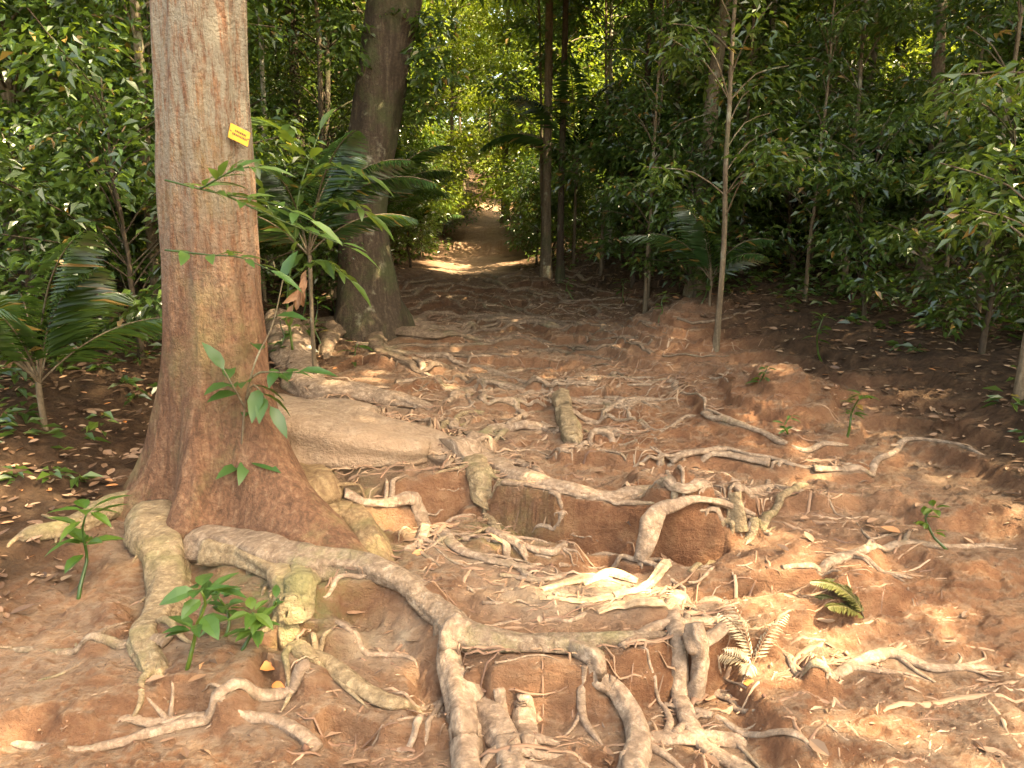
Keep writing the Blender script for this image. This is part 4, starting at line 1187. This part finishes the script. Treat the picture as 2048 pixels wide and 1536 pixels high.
# ------------------------------------------------------------------ the understorey
rs = np.random.RandomState(77)
KIND = {
    "broad": [proto_tree("young_tree_%s" % c, s, 6.0, .05, .45, 1.3, 72, 210, lf_, lf_ * .46, M_leaf, M_bark_dark, crad=.42) for c, s, lf_ in (("one", 1, .046), ("two", 2, .065), ("three", 3, .085))],
    "mid": [proto_tree("leafy_tree_%s" % c, s, 7.0, .06, .7, 1.5, 64, 140, .105, .050, M_leaf_mid, M_bark_mid, crad=.45) for c, s in (("one", 4), ("two", 5))],
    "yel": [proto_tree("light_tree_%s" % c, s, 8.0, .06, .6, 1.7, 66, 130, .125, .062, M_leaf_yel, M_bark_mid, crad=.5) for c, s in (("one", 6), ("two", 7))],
    "sap": [proto_tree("sapling_%s" % c, s, 4.2, .022, .9, .7, 30, 70, .085, .032, M_leaf, M_bark_mid, crad=.26, bend=.10) for c, s in (("one", 8), ("two", 9))],
    "shrub": [proto_tree("shrub_%s" % c, s, 1.7, .018, .15, .65, 30, 80, .085, .038, M_leaf, M_bark_dark, crad=.28, bend=.15, narrow=.2) for c, s in (("one", 10), ("two", 11))],
    "palm": [proto_palm("palm_%s" % c, s, 10, 1.5, .35) for c, s in (("one", 12), ("two", 13))],
    "tall": [proto_palm("tall_palm_%s" % c, s, 12, 1.7, 1.35, 40, .36, .030) for c, s in (("one", 22), ("two", 23))],
    "pole": [proto_tree("pole_tree_%s" % c, s, 9.0, .075, 5.5, 1.6, 24, 90, .16, .07, M_leaf, b, crad=.5, bend=.35) for c, s, b in (("one", 14, M_bark_mid), ("two", 15, M_bark_pale))],
}
NAMES = {"broad": "young_tree", "mid": "leafy_tree", "yel": "light_green_tree", "sap": "sapling", "shrub": "shrub", "palm": "understorey_palm", "tall": "tall_palm", "pole": "slender_tree"}
CATS = {"broad": "tree", "mid": "tree", "yel": "tree", "sap": "sapling", "shrub": "shrub", "palm": "palm", "tall": "palm", "pole": "tree"}
DESC = {"broad": "young tree densely clothed in small dark leaves", "mid": "leafy green tree with branches down to the ground", "yel": "sunlit tree with light yellow green leaves",
        "sap": "thin sapling with sparse drooping leaves", "shrub": "low dark leaved shrub", "palm": "low palm with arching feathery fronds", "tall": "palm on a waist high stem with long fronds", "pole": "slender bare stem with leaves only at the top"}
HT = {"broad": 6.0, "mid": 7, "yel": 8, "sap": 4.2, "shrub": 1.7, "palm": 1.4, "tall": 2.4, "pole": 9}
CR = {"broad": 1.5, "mid": 1.8, "yel": 2.1, "sap": .9, "shrub": .8, "palm": 1.3, "tall": 1.5, "pole": 1.9}
PLACED = []
def put(kind, x, y, s=1.0, rot=None, force=False, tilt=(0, 0)):
    z = float(H(x, y))
    hh = HT[kind] * s; cr = CR[kind] * s
    if not force:
        zs_ = np.linspace(.2 if kind != "pole" else 5.2, hh, 7)
        if blocks_beam(np.stack([np.full(7, x), np.full(7, y), z + zs_], 1), cr * .55).any(): return False
    vr = KIND[kind][rs.randint(len(KIND[kind]))]
    side = "left" if x < np.interp(y, [0, 3, 7, 10.5, 16, 26], [0.15, 0.2, -0.1, -0.68, -0.75, -.3]) else "right"
    zone = "near the trail" if y < 9 and abs(x) < 4 else "in shade" if y < 14 else "beyond the crest" if y < 24 else "in far wood"
    place(NAMES[kind], vr, ("trunk", "crown") if kind not in ("palm", "tall") else ("stem", "fronds"), (x, y, z), rs.uniform(0, 6.28) if rot is None else rot, s,
          "%s, %s %s" % (DESC[kind], side, zone), CATS[kind], "%s, %s, %s side" % (NAMES[kind].replace("_", " ") + "s", zone, side), tilt)
    PLACED.append((x, y, cr)); return True

def scatter(n, xr, yr, kinds, gap=.6, clear=None):
    c = 0; tr = 0
    while c < n and tr < n * 30:
        tr += 1
        x = rs.uniform(*xr); y = rs.uniform(*yr)
        if abs(x) > .80 * y + 1.5: continue
        xc = np.interp(y, [0, 3, 7, 10.5, 16, 26], [0.15, 0.2, -0.1, -0.68, -0.75, -.3])
        if abs(x - xc) < (clear if clear else np.interp(y, [3, 7, 10.5, 13, 26], [2.4, 1.95, 1.35, .9, .6])): continue
        k = kinds[rs.randint(len(kinds))]
        s = rs.uniform(.75, 1.2)
        if any((x - a) ** 2 + (y - b) ** 2 < (gap * s) ** 2 for a, b, _ in PLACED): continue
        if math.hypot(x - nb[0], y - nb[1]) < 1.2: continue
        if put(k, x, y, s): c += 1
put("tall", .85, 10.1, 1.0); put("tall", -1.55, 8.4, .8, 2.0, True); put("palm", -1.3, 11.6, 1.0)
put("tall", *(pt(610, 400, 5.4)[:2]), .72, 1.0, True); put("sap", *(px(1436, 700)[:2]), 1.05, 0, True)
put("sap", *(px(1290, 600)[:2]), .9, 1.0, True); put("palm", *(px(1420, 610)[:2]), .6, 1.0, True)
put("sap", 1.15, 9.4, 1.2, None, True); put("sap", .45, 10.6, 1.3, None, True); put("sap", -1.6, 9.6, 1.2, None, True); put("broad", -2.35, 9.0, .95, None, True)
# right bank, shaded
scatter(20, (1.5, 7), (6.0, 12), ["broad", "broad", "sap", "sap", "shrub", "shrub", "mid"], .6, None)
scatter(18, (2.6, 6.5), (3.4, 7), ["shrub", "sap", "shrub", "broad"], .7)
# left bank
scatter(30, (-9, -1.6), (5.0, 12), ["broad", "broad", "sap", "shrub", "mid", "palm"], .62)
scatter(12, (-6, -2.3), (3.6, 7), ["shrub", "sap", "palm", "shrub", "broad"], .7)
# along the far trail
scatter(26, (-4.5, 4), (10.2, 17), ["shrub", "shrub", "palm", "sap", "broad"], .6)
scatter(22, (1.3, 5.5), (6.9, 10.5), ["shrub", "shrub", "sap"], .45, 1.45)
scatter(12, (-5, -1.6), (6.4, 10.5), ["shrub", "shrub", "palm"], .45, 1.6)
for x_, y_, s_ in ((3.0, 11.2, .8), (4.1, 12.0, .9), (5.4, 12.8, .9), (2.2, 12.4, .9), (-3.3, 12.2, .85), (-4.6, 12.8, .9), (6.8, 11.5, .8), (-6.2, 12.6, .9)):
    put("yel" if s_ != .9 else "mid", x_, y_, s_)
for x_, y_ in ((1.9, 8.9), (2.45, 8.3), (3.1, 9.4), (1.35, 10.2), (3.6, 8.1), (4.4, 9.6), (-2.05, 8.2), (-2.9, 8.8)):
    put("pole", x_, y_, .55, None, True)
for k in range(26):      # bright trees close behind the dark edge, right and left
    put(["yel", "mid", "broad"][k % 3], rs.uniform(1.5, 11) * (1 if k % 3 else -1), rs.uniform(12, 17), .9)
# the glowing trees that close the view along the trail
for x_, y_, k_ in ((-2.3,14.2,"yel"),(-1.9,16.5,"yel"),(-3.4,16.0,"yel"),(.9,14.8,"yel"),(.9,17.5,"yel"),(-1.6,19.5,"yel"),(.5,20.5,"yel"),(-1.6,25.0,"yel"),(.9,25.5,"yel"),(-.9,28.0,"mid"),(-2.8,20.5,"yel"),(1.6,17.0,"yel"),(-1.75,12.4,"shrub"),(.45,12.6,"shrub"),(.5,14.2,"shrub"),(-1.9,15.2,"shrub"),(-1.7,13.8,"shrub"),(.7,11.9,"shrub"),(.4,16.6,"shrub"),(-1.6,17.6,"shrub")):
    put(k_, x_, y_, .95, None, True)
# beyond the crest
scatter(62, (-14, 14), (13.5, 24), ["mid", "yel", "broad", "yel", "mid", "yel", "palm", "sap"], .9)
scatter(60, (-26, 26), (24, 38), ["mid", "yel", "broad", "pole", "yel"], 1.4, .3)

def undergrowth():
    rs = np.random.RandomState(15)
    n = 9000
    y = 3.2 + rs.rand(n) ** 1.2 * 26; x = rs.uniform(-1, 1, n) * (1.0 + y * .8)
    xc = np.interp(y, [0, 3, 7, 10.5, 16, 26, 60], [0.15, 0.25, 0.1, -0.68, -0.75, -0.3, 0.5]); hw = np.interp(y, [0, 3, 5, 7, 10.5, 13, 26], [2.5, 2.4, 2.1, 1.6, 1.0, .6, .5])
    d = np.abs(x - xc) - hw + .5 * fbm(x * .9, y * .9, 181, 3)
    kp = rs.rand(n) < ss(-.1, 1.3, d) * (.35 + .65 * ss(-.2, .3, fbm(x * .7, y * .7, 182, 3)))
    x = x[kp]; y = y[kp]; n = len(x)
    C = np.stack([x, y, H(x, y)], 1); per = 11
    h = rs.uniform(.04, .34, n) * (.5 + .5 * ss(4, 8, y))
    C = np.repeat(C, per, 0); hh = np.repeat(h, per); k = len(C)
    a = rs.uniform(0, 2 * PI, k); r = rs.rand(k) * hh * .5
    C = C + np.stack([np.cos(a) * r, np.sin(a) * r, hh * rs.uniform(.15, 1, k)], 1)
    D = np.stack([np.cos(a), np.sin(a), rs.uniform(-.3, .5, k)], 1)
    L = rs.uniform(.05, .11, k)
    V, F, R, U = leaves(C, D, np.array([[0, 0, 1.0]]) + rs.normal(size=(k, 3)) * .35, L, L * .42, 9, 0, .2, .25)
    link("undergrowth", mesh_np("undergrowth", V, F, M_leaf, False, rnd=R), kind="stuff")
undergrowth()

# far wood, one mass of foliage
def far_wood():
    rs = np.random.RandomState(5)
    k = 2600
    a = rs.uniform(-1.05, 1.05, k); r = rs.uniform(38, 52, k)
    x = np.sin(a) * r; y = np.cos(a) * r
    z = base(x, y) + rs.rand(k) ** 1.1 * 17
    V, F, R, U = crown_leaves(rs, np.stack([x, y, z], 1), rs.uniform(1.0, 2.0, k), 34, .55, .30)
    link("distant_foliage", mesh_np("distant_foliage", V, F, M_leaf_mid, False, rnd=R), kind="stuff")
far_wood()
# ==DETAIL==

# ------------------------------------------------------------------ plants close to the viewer
def px_plant(name, label, cat, stems, L, Wd, mat, per=9, start=.15, seed=0, r=.004, spread=.9, stem_mat=None, group=None, droop=.25, tip=True, partname="leaves", up=.2):
    """stems: lists of (u, v, depth); leaves alternate along each stem"""
    rs = np.random.RandomState(seed)
    sp = []; lf = []
    b0 = pt(*stems[0][0])
    e = empty(name, b0, label, cat, group)
    for q, st in enumerate(stems):
        P = spline(np.array([pt(*k) for k in st]), .02)
        sp.append(tube(P, np.linspace(r, r * .45, len(P)), 6, seed + q, 0))
        n = per
        f = start + (1 - start) * (np.arange(n) + rs.uniform(-.2, .2, n)) / n
        i = np.clip((f * (len(P) - 1)).astype(int), 0, len(P) - 2)
        T = unit(P[i + 1] - P[i]); S = unit(np.cross(T, [0, 0, 1.0]) + 1e-3); sg = np.where(np.arange(n) % 2, 1, -1)[:, None]
        D = T * (1 - spread * .5) + S * sg * spread + np.array([0, 0, up]) + rs.normal(size=(n, 3)) * .15
        N = np.array([[0, 0, 1.0]]) + rs.normal(size=(n, 3)) * .25 - np.array([[0, .35, 0]])
        sz = L * rs.uniform(.7, 1.2, n)
        lf.append(leaves(P[i], D, N, sz, sz / L * Wd, seed + q, 1, .12, droop))
        if tip: lf.append(leaves(P[-1:], (P[-1] - P[-2])[None], np.array([[0, -.4, 1.0]]), L * 1.1, Wd, seed, 1, .12, droop))
    V, F, R, U = merge(sp); link("stem", mesh_np(name + "_stem", V, F, stem_mat or M_leaf_mid, True, rnd=R, uv=U), e)
    V, F, R, U = merge(lf); link(partname, mesh_np(name + "_leaves", V, F, mat, True, rnd=R), e)
    return e
def gp(u, v):
    p = px(u, v); return float(p[1])
# sapling in front of the buttressed trunk
Y = gp(474, 1048)
px_plant("sapling", "slender sapling with a few large leaves standing in front of the buttressed trunk", "sapling",
    [[(474,1052,Y),(476,960,Y),(484,880,Y),(492,800,Y),(512,720,Y),(545,650,Y+.05),(566,560,Y+.1)], [(476,960,Y),(482,925,Y),(500,922,Y-.02)], [(492,800,Y),(508,770,Y),(540,812,Y-.05)], [(500,760,Y),(520,745,Y),(575,745,Y-.05),(600,742,Y-.05)], [(490,815,Y),(465,770,Y),(448,740,Y)]],
    .135, .055, M_leaf_near, per=4, start=.45, seed=3, r=.006, stem_mat=M_bark_mid, droop=.4, up=-.1)
px_plant("leafy_branch", "bright green leafy branch reaching in across the buttressed trunk at its upper half", "branch",
    [[(330,360,2.7),(430,385,2.7),(540,405,2.65),(620,440,2.6)], [(400,378,2.7),(470,340,2.7),(510,335,2.7)], [(450,390,2.7),(560,440,2.7),(700,495,2.8)]], .13, .034, M_leaf_near, per=12, start=.1, seed=4, droop=.3)
px_plant("leafy_branch", "short bright green spray across the lower part of the buttressed trunk", "branch",
    [[(330,500,2.6),(420,510,2.6),(480,515,2.6),(540,540,2.6)]], .12, .036, M_leaf_near, per=9, start=.1, seed=5)
Y = gp(560, 660)
px_plant("sapling", "green sapling with long drooping leaves just right of the buttressed trunk", "sapling",
    [[(585,700,3.9),(575,600,3.9),(590,480,3.9),(600,380,3.9),(640,260,4.0)], [(580,560,3.9),(640,520,3.9),(700,560,3.9)], [(590,480,3.9),(540,420,3.9),(520,360,3.9)], [(595,430,3.9),(680,400,3.9),(740,430,3.9)], [(600,380,3.9),(660,330,3.9),(730,350,3.9)], [(620,320,3.9),(560,260,3.9),(520,250,3.9)]],
    .16, .045, M_leaf_mid, per=13, start=.1, seed=6, r=.007, droop=.4)
for i, (u, v, h, n, lab) in enumerate([
    (640,690,.42,16,"low leafy plant with dark leaves at the foot of the mossy tree, left side"), (600,640,.55,18,"knee high plant with pointed leaves between the two big trees"),
    (680,640,.5,16,"dark leaved plant beside the left root of the mossy tree"), (700,735,.22,8,"small seedling with narrow leaves at the top edge of the worn slab"),
    (560,720,.35,12,"seedling growing beside the buttress top"), (525,600,.6,16,"plant with long leaves close behind the buttressed trunk")]):
    p = px(u, v); m = proto_sprig("ground_plant_%s" % "abcdef"[i], 60 + i, h, n, .15, .045, M_leaf_mid if i % 2 else M_leaf_near)
    place("ground_plant", m, ("stem", "leaves"), p, i * 1.3, 1, lab, "plant")
for i, (u, v, h, n, L, lab) in enumerate([
    (610,1040,.09,5,.075,"tiny green seedling on the mossy buttress foot"), (580,1010,.12,5,.08,"seedling with two long leaves left of the tiny one on the buttress foot"),
    (652,800,.05,4,.05,"tiny green seedling alone on the worn slab"), (478,1296,.17,16,.085,"bright green bushy plant at the lower left, nearest the bottom"),
    (440,1270,.17,16,.085,"bright green plant at the lower left beside the bushy one"), (520,1215,.10,3,.08,"seedling with one big upright leaf above the bushy green plant"),
    (455,1010,.14,8,.09,"small green plant at the left foot of the buttressed trunk"), (1590,870,.16,10,.06,"low green plant at the right edge of the bare earth"),
    (1500,780,.18,10,.08,"small seedling among fallen leaves on the right bank"), (1395,612,.30,9,.16,"plant with broad pale blades at the foot of the leaning trunk"),
    (1235,610,.3,12,.11,"leafy seedling at the top of the right mound"), (1320,640,.25,10,.1,"leafy seedling on the right mound near the thin stem"),
    (380,1330,.3,16,.12,"green plant left of the mossy root at the lower left"), (1700,880,.3,18,.08,"bushy seedling out on the right bank"), (1900,1100,.2,12,.08,"green plant low at the far right"), (150,1200,.35,18,.13,"green plant low at the far left"), (1640,720,.35,18,.09,"leafy plant on the right bank above the bushy seedling"), (1150,600,.25,10,.1,"seedling at the right edge of the dark trail")]):
    p = px(u, v); m = proto_sprig("seedling_%s" % "abcdefghijklmnopqrs"[i], 80 + i, h, n, L, L * .42, M_leaf_near if i < 8 or i in (12, 15) else M_leaf_mid, low=.5)
    place("seedling", m, ("stem", "leaves"), p, i * 1.7, 1, lab, "plant")
# a branch of the mossy tree that hangs beside its trunk
rs = np.random.RandomState(61)
cs = np.array([pt(u, v, Y2 - .1 + rs.uniform(-.3, .3)) for u, v in ((830,60),(860,110),(840,170),(850,220),(815,200),(880,150),(825,110),(800,40),(870,50),(700,60),(690,120),(670,40))])
V, F, R, U = crown_leaves(rs, cs, .22, 110, .085, .04); link("leafy_bough", mesh_np("bough", V, F, M_leaf, False, rnd=R), second)
# small loose leaves that stand out
def loose_leaf(u, v, Lpx, ang, mat, label, seed=0, lift=.012, wd=.5, curl=.3, fold=.2):
    p = px(u, v); L = Lpx * p[1] / FPX
    V, F, R, U = leaves(np.array([p + [0, 0, lift]]), np.array([[math.cos(ang), math.sin(ang), .25]]), np.array([[0, -.5, 1.0]]), L, L * wd, seed, 1, fold, curl)
    V = np.vstack([V, V - [0, 0, .0012]]); n = len(V) // 2; F = F + [f[:, ::-1] + n for f in F]
    o = link("fallen_leaf", mesh_np("fallen_leaf", V, F, mat, True, rnd=np.concatenate([R, R]))); o["label"] = label; o["category"] = "leaf"
M_paleleaf = plain("pale_leaf", (.62, .60, .42), .5, (.75, .72, .55), 20)
loose_leaf(600,712,44,-.5,M_paleleaf,"pale sunlit leaf lying between the two big trees",1,.05)
loose_leaf(520,1345,60,.3,M_orange,"curled orange leaf at the lower left",2); loose_leaf(545,1375,40,-.6,M_orange,"smaller orange leaf beside the curled orange one",3)
loose_leaf(690,1228,52,-.1,M_deadhang,"curled brown leaf in the hollow of the left root loop",4); loose_leaf(1485,1370,40,-.8,M_orange,"reddish leaf at the foot of the knobbly stub",5)
loose_leaf(560,1070,46,.2,M_deadhang,"brown leaf under the seedlings on the buttress foot",6)
# hanging dead leaf
def hanging():
    P = spline(np.array([pt(612,540,3.8), pt(608,560,3.8), pt(598,590,3.78), pt(585,612,3.8)]), .01)
    o_ = [tube(P, np.linspace(.003, .002, len(P)), 5, 0, 0)]
    rs = np.random.RandomState(3); C = P[rs.randint(0, len(P), 9)]
    o_.append(leaves(C, np.array([[-.3, 0, -1.0]]) + rs.normal(size=(9, 3)) * .25, np.array([[0, -1.0, 0]]) + rs.normal(size=(9, 3)) * .4, .12, .04, 2, 1, .3, .3))
    V, F, R, U = merge(o_); o = link("dead_frond", mesh_np("dead_frond", V, F, M_deadhang, True, rnd=R)); o["label"] = "dried brown frond hanging in the leaves between the two big trees"; o["category"] = "frond"
hanging()
# right side: fern leaning in and the sun bleached dead plant
M_dryfern = leaf_mat("olive_fern_leaf", (.05, .055, .018), (.10, .10, .03), (.17, .15, .05), rough=.5, trans=.2, tcol=(.2, .2, .04))
def fern(x, y, seed, n, L, label, az0, az1, mat=M_palm):
    rs = np.random.RandomState(seed); z = float(H(x, y)); tr = []; lf = []
    for i in range(n):
        a, b = frond(rs, L * rs.uniform(.7, 1.1), 30, L * .22, .013, rs.uniform(.6, 1.2), rs.uniform(az0, az1), rs.uniform(.5, .9), seed + i, .1, 0)
        tr.append(a); lf.append(b)
    e = bpy.data.objects.new("fern", None); COL.objects.link(e); e.location = (x, y, z); e["label"] = label; e["category"] = "fern"; e.empty_display_size = .1
    for nme, q, mt in (("stalk", tr, M_bark_mid), ("fronds", lf, mat)):
        V, F, R, U = merge(q); o = link(nme, mesh_np("fern_" + nme, V, F, mt, False, rnd=R, uv=U)); o.parent = e
p = px(1730, 1240); fern(p[0], p[1], 5, 6, .26, "small olive fern out on the ground right of the bleached plant", 1.9, 3.9, M_dryfern)
M_bleach = plain("bleached_leaf", (.30, .22, .13), .6, (.52, .42, .27), 60)
Y = gp(1500, 1335)
def dead_plant():
    rs = np.random.RandomState(19); tr = []; lf = []
    p = px(1505, 1335)
    e = empty("dead_plant", p, "sun bleached dead plant of ragged pale fronds at the lower right", "plant")
    for i, (az_, el_, L_) in enumerate(((2.6, 1.45, .22), (1.9, 1.3, .26), (3.6, 1.2, .18), (.6, 1.2, .24), (1.2, .9, .2), (4.2, .9, .14), (2.9, .7, .15))):
        a, b = frond(rs, L_, 16, .045, .008, el_, az_, .75, 60 + i, .6, 0)
        a[0][:] += p; b[0][:] += p; tr.append(a); lf.append(b)
    for nme, q, mt in (("stem", tr, M_deadhang), ("leaves", lf, M_bleach)):
        V, F, R, U = merge(q); link(nme, mesh_np("dead_" + nme, V, F, mt, False, rnd=R, uv=U), e)
dead_plant()

# ------------------------------------------------------------------ labels: tell the members of small groups apart by their order
def finish_labels():
    bpy.context.view_layer.update()
    by = {}
    for o in sc.objects:
        if o.parent is None and o.get("label") and o.get("group") and o.name.split(".")[0] != "exposed_root": by.setdefault((o["group"], o["label"]), []).append(o)
    W = "first second third fourth fifth sixth seventh eighth ninth tenth eleventh twelfth".split()
    for (g_, l_), os_ in by.items():
        if 1 < len(os_) <= 12 and len(l_.split()) < 14:
            os_.sort(key=lambda o: o.location.x / max(.5, o.location.y))
            for i, o in enumerate(os_): o["label"] = "%s, %s from left" % (l_, W[i])
finish_labels()
